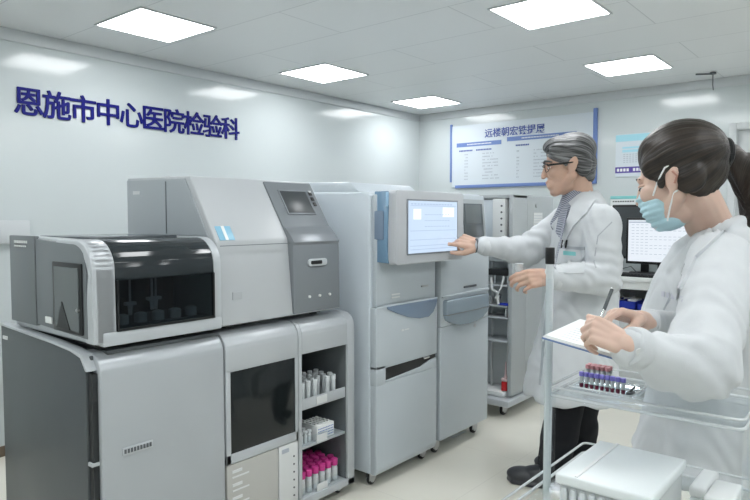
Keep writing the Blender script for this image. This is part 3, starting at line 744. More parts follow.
# ------------------------------------------------------------------ acrylic trolley in the foreground
TZ, SZ = .863, .61
tl = thing('acrylic_trolley', 'clear acrylic trolley in the foreground carrying tubes and a white rack', 'trolley', (-.5, 1.65, 0))
X0, X1, YF, YR = -.735, -.262, 1.645, 1.955
def post(x, y, z0_, z1_):
    p_ = MB().cyl((x, y, z0_), (x, y, z1_), .0105, n=20).build('post', M_steelpost, tl)
    return p_
M_steelpost = mat('translucent grey post', (.70, .74, .76), .15, trans=.2, coat=.6)
p_ = post(X0, YF, .07, 1.225); MB().cyl((X0, YF, 1.222), (X0, YF, 1.268), .0125, n=20, bev=.002).build('post_cap', M_black, p_)
b = MB().box(X0 - .016, X0 + .014, YF - .016, YF - .011, SZ - .02, TZ + .32, .002).box(X0 + .012, X0 + .017, YF - .016, YF + .014, SZ - .02, TZ + .01, .002)
b.build('corner_guard', M_clear, tl)
MB().box(X0, X1, YF, YR, TZ - .006, TZ, .002).build('upper_tray', M_clear, tl)
def rim(z, x0_, x1_, y0_, y1_, h_=.022, name='tray_rim'):
    b_ = MB()
    for zz, rr in ((z, .0042), (z + h_, .0035)):
        c_ = .02; pts = []
        for (cx, cy, st_) in ((x1_ - c_, y1_ - c_, 0), (x0_ + c_, y1_ - c_, 90), (x0_ + c_, y0_ + c_, 180), (x1_ - c_, y0_ + c_, 270)):
            for k in range(5): a_ = radians(st_ + 22.5 * k); pts.append((cx + c_ * cos(a_), cy + c_ * sin(a_), zz))
        pts.append(pts[0]); b_.tube(pts, rr, 8)
    return b_.build(name, M_acr, tl)
rim(TZ, X0, X1, YF, YR)
MB().box(X1 - .003, X1, YF + .01, YR - .01, SZ, TZ - .004).build('end_panel', M_clear, tl)
MB().box(X0, -.15, 1.30, YR, SZ - .006, SZ, .002).build('lower_tray', M_clear, tl)
rim(SZ, X0 - .015, -.15, 1.30, YR, .03)
for x, y in ((X1 - .004, YF + .01), (X1 - .004, YR - .01), (X0 + .01, 1.32), (X1 - .02, 1.32)):
    post(x, y, .07, TZ if y > 1.5 and x < X1 - .1 else SZ)
MB().box(X0, -.15, 1.30, YR, .20, .206, .002).build('bottom_tray', M_clear, tl)
for x, y in ((X0, YF), (X1 - .004, YR - .01), (X0 + .01, 1.32), (X1 - .02, 1.32)):
    k_ = MB().box(x - .014, x - .010, y - .02, y + .02, .03, .072).box(x + .010, x + .014, y - .02, y + .02, .03, .072).box(x - .014, x + .014, y - .012, y + .012, .066, .075).build('caster', M_steel, tl)
    MB().cyl((x - .009, y, .031), (x + .009, y, .031), .03, n=20, bev=.003).build('wheel', M_rubber, k_)
# tube rack on the upper tray
rk = thing('tube_rack', 'clear shallow dish holding the violet capped tubes on the upper tray', 'rack', (-.62, 1.79, TZ))
MB().prism(rrect(-.712, -.535, 1.715, 1.86, .02), 'z', TZ + .001, TZ + .005, .001).build('base_plate', M_clear, rk)
pts = [(a_, b_, TZ + .014) for a_, b_ in rrect(-.712, -.535, 1.715, 1.86, .02)]; pts.append(pts[0])
MB().tube(pts, .0022, 6).build('dish_rim', M_acr, rk)
MB().box(-.69, -.562, 1.738, 1.762, TZ + .022, TZ + .024).box(-.70, -.63, 1.80, 1.845, TZ + .03, TZ + .032).build('holder_plate', M_clear, rk)
def blood(x, y, z, h, capm, lb, grp, r=.0058, lab=M_lab):
    t = thing('blood_tube', lb, 'tube', (x, y, z), 0, grp)
    MB().lathe((x, y, z), [(r * .4, 0), (r * .8, .002), (r, .006), (r, h)], 12).build('barrel', M_tubeg, t)
    MB().lathe((x, y, z + .001), [(r * .4, 0), (r * .8, .002), (r * .88, .005), (r * .88, h * .38)], 12).build('sample', M_blood, t)
    MB().lathe((x, y, z + h * .4), [(r * 1.02, 0), (r * 1.02, h * .5)], 12).build('tube_label', lab, t)
    MB().lathe((x, y, z + h - .002), [(r * 1.2, 0), (r * 1.2, .010), (r, .0115)], 12).build('cap', capm, t)
    return t
b1 = blood(-.683, 1.75, TZ + .006, .036, M_violet, 'violet capped blood tube in the front row of the dish, leftmost', 'violet capped blood tubes in the dish')
for k in range(1, 9):
    dup(b1, (-.683 + k * .0145, 1.75 + .001 * (k % 2), TZ + .006), 0, 'violet capped blood tube in the front row of the dish' + (', rightmost' if k == 8 else ', right of the leftmost one'))
b2_ = blood(-.690, 1.815, TZ + .006, .044, M_rose, 'rose capped blood tube behind the violet row, front rank', 'rose capped blood tubes behind the violet row')
for k in range(1, 10):
    r_, q = divmod(k, 5)
    dup(b2_, (-.690 + q * .0145, 1.815 + r_ * .018, TZ + .006), 0, 'rose capped blood tube behind the violet row, ' + ('rear rank' if r_ else 'front rank'))
single('steel_clip', MB().box(-.556, -.540, 1.735, 1.765, TZ + .006, TZ + .018, .003).cyl((-.55, 1.75, TZ + .015), (-.535, 1.742, TZ + .034), .003, n=8), M_side, 'small dark clip at the right end of the tube dish', 'clip')
# white rack box on the lower tray
wb = thing('tube_box', 'large white lidded tube rack with a yellow dot on the lower trolley tray', 'rack', (-.49, 1.525, SZ))
BXA, BXB, BYA, BYB = -.600, -.385, 1.385, 1.668
M_foam = mat('translucent white rack', (.74, .79, .80), .3, bump=.12, bscale=25)
MB().box(BXA, BXB, BYA, BYB, .735, .760, .006, 3).build('lid', M_foam, wb)
b = MB().box(BXA + .008, BXB - .008, BYA + .008, BYB - .008, SZ + .003, .735, .004)
b.build('rack_body', mat('rack body pale', (.55, .58, .58), .4), wb)
MB().box(BXA + .045, BXA + .053, BYA + .004, BYB - .004, .760, .7625, .001).build('lid_ridge', M_paper, wb)
b = MB()
for k in range(9):
    b.lathe((BXA + .022 + k * .0215, BYA + .003, .685), [(.0085, 0), (.0095, .01), (.0095, .03), (.006, .045)], 12)
b.build('tube_ends', M_tubew, wb)
b = MB()
for k in (0, 4, 5): b.box(BXA + .014 + k * .0215, BXA + .03 + k * .0215, BYA - .0085, BYA - .006, .655, .68)
b.build('dark_marks', M_side2, wb)
MB().box(BXA + .022, BXA + .044, BYA - .010, BYA - .006, .645, .700, .002).build('yellow_label', M_yellow, wb)
def small(x0_, x1_, y0_, y1_, h_, lb):
    t = thing('small_box', lb, 'box', ((x0_ + x1_) / 2, (y0_ + y1_) / 2, SZ))
    MB().box(x0_, x1_, y0_, y1_, SZ + .003, SZ + h_ * .7, .006).build('box_body', M_foam, t)
    MB().box(x0_ - .002, x1_ + .002, y0_ - .002, y1_ + .002, SZ + h_ * .7, SZ + h_, .008, 3).build('lid', M_white, t)
small(-.376, -.340, 1.66, 1.80, .09, 'small white lidded box right of the large rack')
small(-.330, -.272, 1.60, 1.72, .10, 'small white lidded box at the right end of the lower tray')
# ------------------------------------------------------------------ people
_F = 640.; _P = radians(2.95); _Y = radians(39.4)
_fw = V((-sin(_Y) * cos(_P), cos(_Y) * cos(_P), -sin(_P))); _rt = V((cos(_Y), sin(_Y), 0)); _up = V((-sin(_Y) * sin(_P), cos(_Y) * sin(_P), cos(_P)))
_O = V((0, 0, 1.35))
def sight(px, py): return _fw + _rt * ((px - 375) / _F) + _up * ((250 - py) / _F)
def pt(px, py, d): return _O + sight(px, py) * d          # a joint seen at px,py, standing d metres deep in the room

def cap(mb, p1, r1, p2, r2, n=16):
    """tapered capsule"""
    p1, p2 = V(p1), V(p2); d = p2 - p1; L = max(d.length, 1e-5); q = d.to_track_quat('Z', 'Y').to_matrix().to_4x4()
    prof = []
    for k in range(5): a = radians(-90 + 90 * k / 4); prof.append((r1 * cos(a), r1 * sin(a)))
    for k in range(1, 5) if False else range(0, 5): a = radians(90 * k / 4); prof.append((r2 * cos(a), L + r2 * sin(a)))
    b = bmesh.new(); rings = []
    for r, z in prof: rings.append([b.verts.new((max(r, 1e-5) * cos(2 * pi * k / n), max(r, 1e-5) * sin(2 * pi * k / n), z)) for k in range(n)])
    for A, D in zip(rings, rings[1:]):
        for k in range(n): b.faces.new((A[k], A[(k + 1) % n], D[(k + 1) % n], D[k]))
    b.faces.new(rings[0][::-1]); b.faces.new(rings[-1])
    bmesh.ops.remove_doubles(b, verts=b.verts, dist=2e-5)
    b.transform(Matrix.Translation(p1) @ q)
    return mb._merge(b)
def chain(mb, pts):
    for (p, r), (q, s) in zip(pts, pts[1:]): cap(mb, p, r, q, s)
def loft(mb, secs, n=28, pw=2.3):
    """secs: (centre, forward vector, half width, half depth)"""
    b = bmesh.new(); rings = []
    for c, f, a, d in secs:
        f = V(f).normalized(); l = V((0, 0, 1)).cross(f).normalized(); ring = []
        for k in range(n):
            t = 2 * pi * k / n; ct, st = cos(t), sin(t)
            ring.append(b.verts.new(V(c) + f * d * math.copysign(abs(ct) ** (2 / pw), ct) + l * a * math.copysign(abs(st) ** (2 / pw), st)))
        rings.append(ring)
    for A, D in zip(rings, rings[1:]):
        for k in range(n): b.faces.new((A[k], A[(k + 1) % n], D[(k + 1) % n], D[k]))
    b.faces.new(rings[0][::-1]); b.faces.new(rings[-1])
    return mb._merge(b)
def fuse(mb, name, m, parent, voxel, smooth=4, disp=None, post=2, adapt=None):
    """one continuous surface grown around all the volumes in mb"""
    me = bpy.data.meshes.new('tmp'); mb.bm.to_mesh(me); mb.bm.free()
    o = bpy.data.objects.new('tmp', me); COL.objects.link(o)
    r = o.modifiers.new('r', 'REMESH'); r.mode = 'VOXEL'; r.voxel_size = voxel
    if smooth: s_ = o.modifiers.new('s', 'SMOOTH'); s_.factor = .5; s_.iterations = smooth
    dg = bpy.context.evaluated_depsgraph_get(); out = bpy.data.meshes.new_from_object(o.evaluated_get(dg))
    bpy.data.objects.remove(o); bpy.data.meshes.remove(me)
    if disp:
        nr = [v.normal.copy() for v in out.vertices]
        for v, n_ in zip(out.vertices, nr): v.co = v.co + n_ * disp(v.co, n_)
        out.update()
    if post:
        o = bpy.data.objects.new('tmp', out); COL.objects.link(o)
        s_ = o.modifiers.new('s', 'SMOOTH'); s_.factor = .5; s_.iterations = post
        dg = bpy.context.evaluated_depsgraph_get(); o2 = bpy.data.meshes.new_from_object(o.evaluated_get(dg))
        bpy.data.objects.remove(o); bpy.data.meshes.remove(out); out = o2
    out.name = name
    pm = W.get(parent, Matrix.Identity(4)) if parent else Matrix.Identity(4)
    bv = BVHTree.FromPolygons([v.co.copy() for v in out.vertices], [tuple(p.vertices) for p in out.polygons])
    out.transform(pm.inverted())
    for p in out.polygons: p.use_smooth = True
    out.materials.clear(); out.materials.append(m)
    o = bpy.data.objects.new(name, out); COL.objects.link(o); W[o] = pm
    if parent: o.parent = parent
    return o, bv
def patch(bv, poly, name, m, parent, lift=.002, th=.003, cuts=3, gap=.12):
    """a piece of cloth sewn onto the garment surface"""
    b = bmesh.new(); vs_ = [b.verts.new((x, y, 0)) for x, y in poly]; b.faces.new(vs_)
    bmesh.ops.triangulate(b, faces=b.faces)
    for _ in range(cuts):
        bmesh.ops.subdivide_edges(b, edges=b.edges[:], cuts=1, use_grid_fill=True); bmesh.ops.triangulate(b, faces=b.faces[:])
    hits = {}
    for v in b.verts:
        d = sight(v.co.x, v.co.y).normalized(); h, n_, i, dist = bv.ray_cast(_O, d)
        if h is None: h, n_, i, dist = bv.find_nearest(_O + d * 2.0 if not hits else _O + d * sum(x[2] for x in hits.values()) / len(hits))
        dist = (h - _O).length
        if n_.dot(d) > 0: n_ = -n_
        hits[v] = (h, n_, dist)
    md = sorted(x[2] for x in hits.values())[len(hits) // 2]
    me_v = []
    bnd = {v for e in b.edges if e.is_boundary for v in e.verts}
    o_ = bmesh.new(); top = {}; bot = {}
    for v in b.verts:
        h, n_, ds = hits[v]
        top[v] = o_.verts.new(h + n_ * (lift + th)); bot[v] = o_.verts.new(h - n_ * .004)
    for f in b.faces:
        if max(hits[v][2] for v in f.verts) - min(hits[v][2] for v in f.verts) > gap: continue
        o_.faces.new([top[v] for v in f.verts]); o_.faces.new([bot[v] for v in f.verts][::-1])
    for e in b.edges:
        if e.is_boundary and max(hits[v][2] for v in e.link_faces[0].verts) - min(hits[v][2] for v in e.link_faces[0].verts) <= gap:
            a, c = e.verts
            try: o_.faces.new((top[a], top[c], bot[c], bot[a]))
            except Exception: pass
    b.free(); bmesh.ops.recalc_face_normals(o_, faces=o_.faces)
    mb = MB(); mb._merge(o_)
    return mb.build(name, m, parent)
def strip_poly(pts, w):
    """a narrow band following pts"""
    L, R = [], []
    for i, p in enumerate(pts):
        a = pts[max(i - 1, 0)]; c = pts[min(i + 1, len(pts) - 1)]; dx, dy = c[0] - a[0], c[1] - a[1]; l = hypot(dx, dy)
        L.append((p[0] - dy / l * w / 2, p[1] + dx / l * w / 2)); R.append((p[0] + dy / l * w / 2, p[1] - dx / l * w / 2))
    return L + R[::-1]

def frame(c, f, up=(0, 0, 1), s=1.):
    f = V(f).normalized(); u = V(up); u = (u - f * u.dot(f)).normalized(); l = u.cross(f)
    return Matrix(((f.x * s, l.x * s, u.x * s, c[0]), (f.y * s, l.y * s, u.y * s, c[1]), (f.z * s, l.z * s, u.z * s, c[2]), (0, 0, 0, 1)))
def head(mb, T, jaw=1.0):
    o = mb.T; mb.T = T
    mb.ell((-.012, 0, .035), (.094, .074, .080)); mb.ell((.034, 0, -.018), (.058, .060, .082))
    mb.ell((.030, 0, -.075), (.056, .052 * jaw, .042)); mb.ell((.068, 0, -.102), (.020, .026 * jaw, .017))
    mb.ell((.079, 0, .020), (.014, .047, .013)); mb.ell((.072, 0, -.068), (.025, .034, .030))
    for s_ in (-1, 1):
        mb.ell((.060, s_ * .036, -.022), (.030, .026, .028)); mb.ell((.104, s_ * .012, -.034), (.010, .008, .008))
        R = Matrix.Rotation(radians(-12), 3, 'Y') @ Matrix.Rotation(radians(s_ * -18), 3, 'Z')
        mb.ell((-.004, s_ * .074, -.006), (.019, .007, .031), R); mb.ell((-.012, s_ * .079, .004), (.016, .005, .024), R); mb.ell((.002, s_ * .071, -.030), (.009, .007, .012))
    cap(mb, (.086, 0, .014), .008, (.103, 0, -.024), .0095); cap(mb, (.094, 0, -.008), .009, (.1035, 0, -.028), .0105)
    mb.ell((.090, 0, -.057), (.010, .023, .0055)); mb.ell((.088, 0, -.069), (.010, .020, .006))
    for s_ in (-1, 1): cap(mb, (-.002, s_ * .056, -.045), .020, (.062, s_ * .020, -.100), .018)
    mb.T = o
def hand(mb, w, D, N, right, curl, s=1., thumb=(.9, .35), spread=1.):
    """w wrist, D towards the fingers, N out of the palm; curl = bend per joint for index..little"""
    D = V(D).normalized(); N = V(N); N = (N - D * N.dot(D)).normalized(); T = D.cross(N) if right else N.cross(D)
    w = V(w); K = []
    for i, (a, l) in enumerate(((.030, .088), (.010, .092), (-.011, .087), (-.031, .078))):
        k = w + D * l * s + T * a * s * spread; K.append(k)
        cap(mb, w + T * a * .55 * s + D * .012 * s, .0155 * s, k, .0115 * s)
    cap(mb, w - D * .03 * s, .0215 * s, w + D * .03 * s, .021 * s)
    for i, k in enumerate(K):
        L = ((.044, .027, .021), (.049, .031, .022), (.045, .029, .021), (.035, .021, .019))[i]; r = (.0092, .0094, .0088, .0078)[i]
        cs = curl[i] if isinstance(curl[i], (tuple, list)) else (curl[i],) * 3
        ang_ = 0; p = k; sp = (.10, .03, -.05, -.13)[i] * spread
        for j in range(3):
            ang_ += radians(cs[j]); d = (D * cos(ang_) + N * sin(ang_) + T * sp * max(cos(ang_), 0)).normalized()
            q = p + d * L[j] * s; cap(mb, p, r * s * (1 - .07 * j), q, r * s * (1 - .07 * (j + 1))); p = q
    # thumb leaves the side of the palm
    b0 = w + D * .022 * s + T * .024 * s + N * .006 * s
    a_, nn = thumb
    d1 = (T * a_ * .8 + D * .75 + N * nn).normalized(); p1 = b0 + d1 * .042 * s
    d2 = (T * a_ * .35 + D + N * nn * .9).normalized(); p2 = p1 + d2 * .032 * s
    d3 = (T * a_ * .05 + D + N * nn * .8).normalized(); p3 = p2 + d3 * .026 * s
    cap(mb, b0, .0165 * s, p1, .0125 * s); cap(mb, p1, .0122 * s, p2, .0105 * s); cap(mb, p2, .0105 * s, p3, .0085 * s)
    return K

def skin_mat(name, col):
    m = mat(name, col, .45, spec=.4, var=.05, vscale=14); b = m.node_tree.nodes['Principled BSDF']
    b.inputs['Subsurface Weight'].default_value = .12; b.inputs['Subsurface Radius'].default_value = (.02, .008, .005); b.inputs['Subsurface Scale'].default_value = .6
    return m
M_skin = skin_mat('warm skin', (.56, .37, .285)); M_skin2 = skin_mat('fair skin', (.62, .44, .36))
M_coat = mat('white lab coat', (.585, .61, .63), .8, spec=.2, bump=.06, bscale=260)
M_coat2 = mat('white lab coat seam', (.40, .43, .46), .8, spec=.2)
M_trous = mat('black trousers', (.012, .013, .016), .8, spec=.2)
M_shoe = mat('dark grey leather shoe', (.045, .048, .055), .35)
M_lip = mat('lip', (.44, .24, .20), .45)
def strands(o, T, c, ax):
    """comb direction of the hair: azimuth about the axis it is drawn back along"""
    inv = T.inverted(); ax = V(ax).normalized(); e1 = ax.orthogonal(); e1 = V((0, 0, -1)) - ax * V((0, 0, -1)).dot(ax); e1.normalize(); e2 = ax.cross(e1)
    at_ = o.data.attributes.new('strand', 'FLOAT_VECTOR', 'POINT'); pm = W[o]
    for v in o.data.vertices:
        q = inv @ (pm @ v.co) - V(c); a = atan2(q.dot(e2), q.dot(e1)); at_.data[v.index].vector = (cos(a) * .1, sin(a) * .1, q.dot(ax))
def hair_mat(name, c1, c2, scale, axis):
    m = bpy.data.materials.new(name); m.use_nodes = True; nt = m.node_tree; b = nt.nodes['Principled BSDF']
    tc = nt.nodes.new('ShaderNodeAttribute'); tc.attribute_name = 'strand'; mp = nt.nodes.new('ShaderNodeMapping'); n = nt.nodes.new('ShaderNodeTexNoise'); r = nt.nodes.new('ShaderNodeValToRGB'); bp = nt.nodes.new('ShaderNodeBump')
    mp.inputs['Rotation'].default_value = axis; mp.inputs['Scale'].default_value = scale; n.inputs['Scale'].default_value = 1; n.inputs['Detail'].default_value = 4; n.inputs['Distortion'].default_value = .6
    r.color_ramp.elements[0].position = .38; r.color_ramp.elements[1].position = .68
    r.color_ramp.elements[0].color = c1 + (1,); r.color_ramp.elements[1].color = c2 + (1,)
    nt.links.new(tc.outputs['Vector'], mp.inputs['Vector']); nt.links.new(mp.outputs['Vector'], n.inputs['Vector']); nt.links.new(n.outputs['Fac'], r.inputs['Fac'])
    nt.links.new(r.outputs['Color'], b.inputs['Base Color']); nt.links.new(n.outputs['Fac'], bp.inputs['Height']); bp.inputs['Strength'].default_value = .5; bp.inputs['Distance'].default_value = .004
    nt.links.new(bp.outputs['Normal'], b.inputs['Normal']); b.inputs['Roughness'].default_value = .42; b.inputs['Specular IOR Level'].default_value = .4
    return m

def folds(amp, anchors, calm=()):
    """cloth folds: stronger near the joints in anchors (point, radius, strength)"""
    def f(p, n_):
        a = amp * .35
        for c, r, s_ in anchors:
            d = (p - c).length
            if d < r: a += amp * s_ * (1 - d / r)
        for c, r in calm: a *= min(1., max(0., ((p - c).length - r * .6) / r))
        q = p * 6; u = noise.noise(V((q.x * 1.3, q.y * 1.3, q.z * .6))) * 2.2
        w = sin((p.z * 1.0 + (p.x + p.y) * .55) * 62 + u * 5) * .5 + noise.noise(V((p.x * 17, p.y * 17, p.z * 8))) * .9
        ridge = 1 - abs(noise.noise(V((p.x * 9 + 3, p.y * 9, p.z * 5 + 7)))) * 2.4
        return a * (w * .55 + ridge * .5)
    return f
def skirt_folds(p, z0, z1, amp, c):
    if p.z > z0: return 0.
    t = min(1, (z0 - p.z) / (z0 - z1)); a = atan2(p.y - c[1], p.x - c[0])
    return amp * t * (sin(a * 7 + noise.noise(p * 3) * 3) + .5 * sin(a * 13 + 1))

# ================================================================== the man
S1 = 1.24
mf = V((-.88, -.47, 0)).normalized()          # body heading
ml = V((0, 0, 1)).cross(mf)
hc = pt(568.5, 165, 3.22); hf = V((-.86, -.50, -.15)).normalized(); TH = frame(hc, hf, (0, 0, 1), S1)
neckb = pt(581, 200, 3.24)
shL = pt(600, 221, 3.06); shR = pt(567, 220, 3.42)
elL = pt(604, 277, 2.98); wrL = pt(550, 277, 2.94)
elR = pt(526, 250, 3.44); wrR = pt(480, 246, 3.40)
chest = pt(583, 250, 3.24); waist = pt(583, 300, 3.24); hipc = pt(583, 330, 3.24)
hpL = hipc - ml * -.085; hpR = hipc - ml * .085
anL = pt(554, 468, 3.20); anR = pt(580, 462, 3.36); anL.z = .10; anR.z = .10
knL = pt(567, 400, 3.17); knR = pt(580, 398, 3.31)
b = MB(); head(b, TH)
cap(b, TH @ V((-.03, 0, -.05)), .062, neckb, .066)
loft(b, [(neckb + V((0, 0, -.03)), mf, .10, .07), (neckb + V((0, 0, -.10)), mf, .16, .09), (chest, mf, .15, .10), (waist, mf, .13, .09), (hipc, mf, .15, .10)])
chain(b, [(shR, .05), (elR, .042), (wrR, .032)]); chain(b, [(shL, .05), (elL, .042), (wrL, .032)])
chain(b, [(hpL, .08), (knL, .055), (anL, .04)]); chain(b, [(hpR, .08), (knR, .055), (anR, .04)])
rD = (pt(458, 241, 3.42) - wrR).normalized()
hand(b, wrR, rD + V((0, 0, .06)), _fw * .75 + V((0, 0, -.75)) , True, [(10, 26, 34), (45, 55, 35), (55, 60, 35), (60, 60, 35)], 1.22, thumb=(.75, .25))
lD = (pt(520, 280, 2.90) - wrL).normalized()
hand(b, wrL, lD, V((0, 0, -.45)) + _fw * .9, False, [(26, 45, 30), (34, 50, 34), (40, 52, 36), (46, 54, 36)], 1.2, thumb=(.5, .5), spread=.9)
man, bvm = fuse(b, 'person', M_skin, None, .0045, 4, None, 0)
base = V((hipc.x, hipc.y, 0)); man.data.transform(Matrix.Translation(-base)); man.location = base; W[man] = Matrix.Translation(base)
tag(man, 'grey haired man in glasses and a white lab coat pointing at the touch screen', 'person')
# face details
def HP(T, x, y, z): return T @ V((x, y, z))
def eye(T, s_, parent, closed=False):
    b = MB(); b.T = T; b.ell((.0755, s_ * .032, -.002), (.0125, .0145, .0075)); e = b.build('eye', mat('eye white', (.7, .68, .66), .3), parent)
    b = MB(); b.T = T; b.ell((.0835, s_ * .033, -.003), (.005, .0058, .0056)); b.build('iris', M_black, e)
    b = MB(); b.T = T; b.ell((.0765, s_ * .032, .004), (.0135, .0165, .005)); b.build('eyelid', M_skin if parent == man else M_skin2, e)
for s_ in (-1, 1): eye(TH, s_, man)
b = MB(); b.T = TH
for s_ in (-1, 1): b.tube([(.094, s_ * .012, .022), (.093, s_ * .028, .028), (.080, s_ * .046, .024), (.068, s_ * .055, .018)], [.003, .0045, .004, .002], 8)
b.build('eyebrows', M_side, man)
b = MB(); b.T = TH; b.ell((.0955, 0, -.0600), (.004, .019, .003)); b.ell((.0935, 0, -.067), (.004, .016, .0035)); b.build('lips', M_lip, man)
# hair: cap swept back
M_hair1 = hair_mat('grey streaked hair', (.030, .031, .032), (.25, .255, .26), (120, 120, 9), (0, 0, 0))
b = MB(); b.T = TH
b.ell((-.018, 0, .050), (.100, .086, .078), Matrix.Rotation(radians(12), 3, 'Y'))
b.ell((.034, 0, .088), (.058, .066, .034), Matrix.Rotation(radians(8), 3, 'Y')); b.ell((-.054, 0, .0), (.056, .066, .070)); b.ell((-.066, 0, -.04), (.034, .052, .05))
for s_ in (-1, 1):
    b.ell((.020, s_ * .058, .060), (.056, .022, .040)); b.ell((.020, s_ * .071, .022), (.014, .008, .034)); b.ell((-.046, s_ * .056, .000), (.036, .024, .060))
def hd(T, amp, fr, c, ax):
    inv = T.inverted(); ax = V(ax).normalized(); e1 = V((0, 0, -1)) - ax * V((0, 0, -1)).dot(ax); e1.normalize(); e2 = ax.cross(e1)
    def f(p, n_):
        q = inv @ p - V(c); a = atan2(q.dot(e2), q.dot(e1)); x = q.dot(ax)
        return amp * (noise.noise(V((cos(a) * fr, sin(a) * fr, x * 7))) + .5 * noise.noise(V((cos(a) * fr * 2.5, sin(a) * fr * 2.5, x * 12))))
    return f
hair, _ = fuse(b, 'hair', M_hair1, man, .0045, 12, hd(TH, .0045, 7, (-.02, 0, .02), (-1, 0, -.35)), 1)
strands(hair, TH, (-.02, 0, .02), (-1, 0, -.35))
# glasses
b = MB(); b.T = TH
for s_ in (-1, 1):
    b.tube([(.094 - abs(sin(a)) * 0 - (.011 if cos(a) > 0 else 0) * cos(a) , s_ * (.034 + .026 * cos(a)), .000 + .017 * sin(a)) for a in [2 * pi * k / 20 for k in range(21)]], .0014, 8)
    b.tube([(.088, s_ * .058, .008), (.078, s_ * .071, .008), (.03, s_ * .078, .005), (-.008, s_ * .080, .004), (-.022, s_ * .080, -.012)], [.0035, .0042, .0034, .003, .0025], 8)
    b.tube([(.094, s_ * .010, .014), (.095, s_ * .035, .017), (.087, s_ * .058, .012)], .0026, 8)
b.tube([(.096, -.010, .006), (.102, 0, .009), (.096, .010, .006)], .002, 8)
b.build('glasses', M_black, man)
# shirt and tie at the neck
M_shirt = mat('grey striped shirt', (.22, .24, .29), .7)
def stripes(m, c1, c2, sc):
    nt = m.node_tree; b_ = nt.nodes['Principled BSDF']; tc = nt.nodes.new('ShaderNodeTexCoord'); wv = nt.nodes.new('ShaderNodeTexWave'); r = nt.nodes.new('ShaderNodeValToRGB')
    wv.inputs['Scale'].default_value = sc; wv.bands_direction = 'DIAGONAL'; r.color_ramp.elements[0].color = c1 + (1,); r.color_ramp.elements[1].color = c2 + (1,)
    nt.links.new(tc.outputs['Object'], wv.inputs['Vector']); nt.links.new(wv.outputs['Fac'], r.inputs['Fac']); nt.links.new(r.outputs['Color'], b_.inputs['Base Color'])
stripes(M_shirt, (.12, .135, .18), (.42, .44, .50), 45)
b = MB(); cap(b, neckb + V((0, 0, .035)) + mf * .012, .074, neckb + V((0, 0, -.06)) + mf * .02, .10)
b.ell(neckb + mf * .070 + V((0, 0, -.005)), (.030, .04, .03)); cap(b, neckb + mf * .075 + V((0, 0, -.02)), .026, neckb + mf * .10 + V((0, 0, -.12)), .05)
fuse(b, 'shirt', M_shirt, man, .006, 3, None, 0)
# coat
b = MB()
sc = lambda px, py, d, a, dd, f=mf: (pt(px, py, d), f, a, dd)
loft(b, [sc(586, 192, 3.24, .085, .060), sc(586, 198, 3.24, .12, .085), sc(585, 206, 3.24, .17, .110), sc(584, 222, 3.24, .205, .145), sc(583, 265, 3.24, .205, .165), sc(582, 290, 3.24, .20, .17), sc(578, 330, 3.23, .22, .19), sc(573, 365, 3.22, .235, .215), sc(571, 388, 3.21, .245, .225), sc(571, 395, 3.21, .24, .22)])
chain(b, [(shR + V((0, 0, -.0)), .085), (elR.lerp(shR, .5) + V((0, 0, -.01)), .082), (elR + V((0, 0, -.012)), .075), (wrR.lerp(elR, .35), .056), (wrR.lerp(elR, .06), .047)])
chain(b, [(shL + V((0, 0, -.01)), .095), (elL.lerp(shL, .5), .088), (elL + V((0, 0, -.01)), .080), (wrL.lerp(elL, .5), .068), (wrL.lerp(elL, .08), .054)])
# collar roll
for s_ in (-1, 1):
    chain(b, [(neckb - mf * .075 + V((0, 0, .03)), .022), (neckb + ml * s_ * .075 - mf * .02 + V((0, 0, .012)), .022), (neckb + ml * s_ * .072 + mf * .065 + V((0, 0, -.05)), .020), (neckb + ml * s_ * .045 + mf * .13 + V((0, 0, -.13)), .018)])
anc = [(elL, .16, 1.2), (elR, .2, 1.3), (shL, .12, .5), (wrL, .12, .6), (wrR, .1, .6), (waist, .2, .4)]
ff = folds(.018, anc, [(neckb, .16)]); hemz = pt(571, 392, 3.21).z
def mdisp(p, n_): return ff(p, n_) + skirt_folds(p, waist.z, hemz, .009, hipc)
coat, bvc = fuse(b, 'lab_coat', M_coat, man, .0075, 5, mdisp, 2)
# cloth pieces on the coat
patch(bvc, [(566, 200), (571, 206), (566, 222), (560, 238), (556, 232), (559, 215)], 'shirt_front', M_shirt, man, .001, .002, 3, .6)
patch(bvc, [(590, 192), (596, 200), (587, 214), (574, 226), (564, 246), (560, 240), (567, 222), (573, 207), (582, 197)], 'lapel', M_coat, man, .004, .005)
patch(bvc, strip_poly([(560, 242), (552, 275), (547, 310), (543, 350), (540, 385)], 2.2), 'placket', M_coat2, man, .001, .001, 2)
patch(bvc, [(559, 246), (585, 247), (584, 274), (558, 273)], 'breast_pocket', M_coat, man, .002, .003)
patch(bvc, [(559, 246), (585, 247), (585, 250), (559, 249)], 'pocket_hem', M_coat2, man, .0045, .002, 2)
patch(bvc, [(564, 251), (576, 252), (576, 256), (564, 255)], 'green_badge', M_teal, man, .005, .002, 2)
patch(bvc, strip_poly([(612, 222), (598, 236), (594, 262), (596, 268)], 1.2), 'sleeve_seam', M_coat2, man, .000, .0012, 2)
b = MB()
for px, h_ in ((561.5, 10), (565.5, 9)):
    h, n_, i_, d_ = bvc.ray_cast(_O, sight(px, 246).normalized())
    if h: b.cyl(h - sight(px, 246).normalized() * .008 + V((0, 0, -.01)), h - sight(px, 246).normalized() * .010 + V((.006, 0, .030)), .0042, n=10)
pn = b.build('pocket_pens', M_black, man)
for px, py in ((553, 262), (548, 300), (544, 340)):
    h, n_, i_, d_ = bvc.ray_cast(_O, sight(px, py).normalized())
    if h: MB().cyl(h, h + n_ * .005, .008, n=14).build('button', M_paper, man)
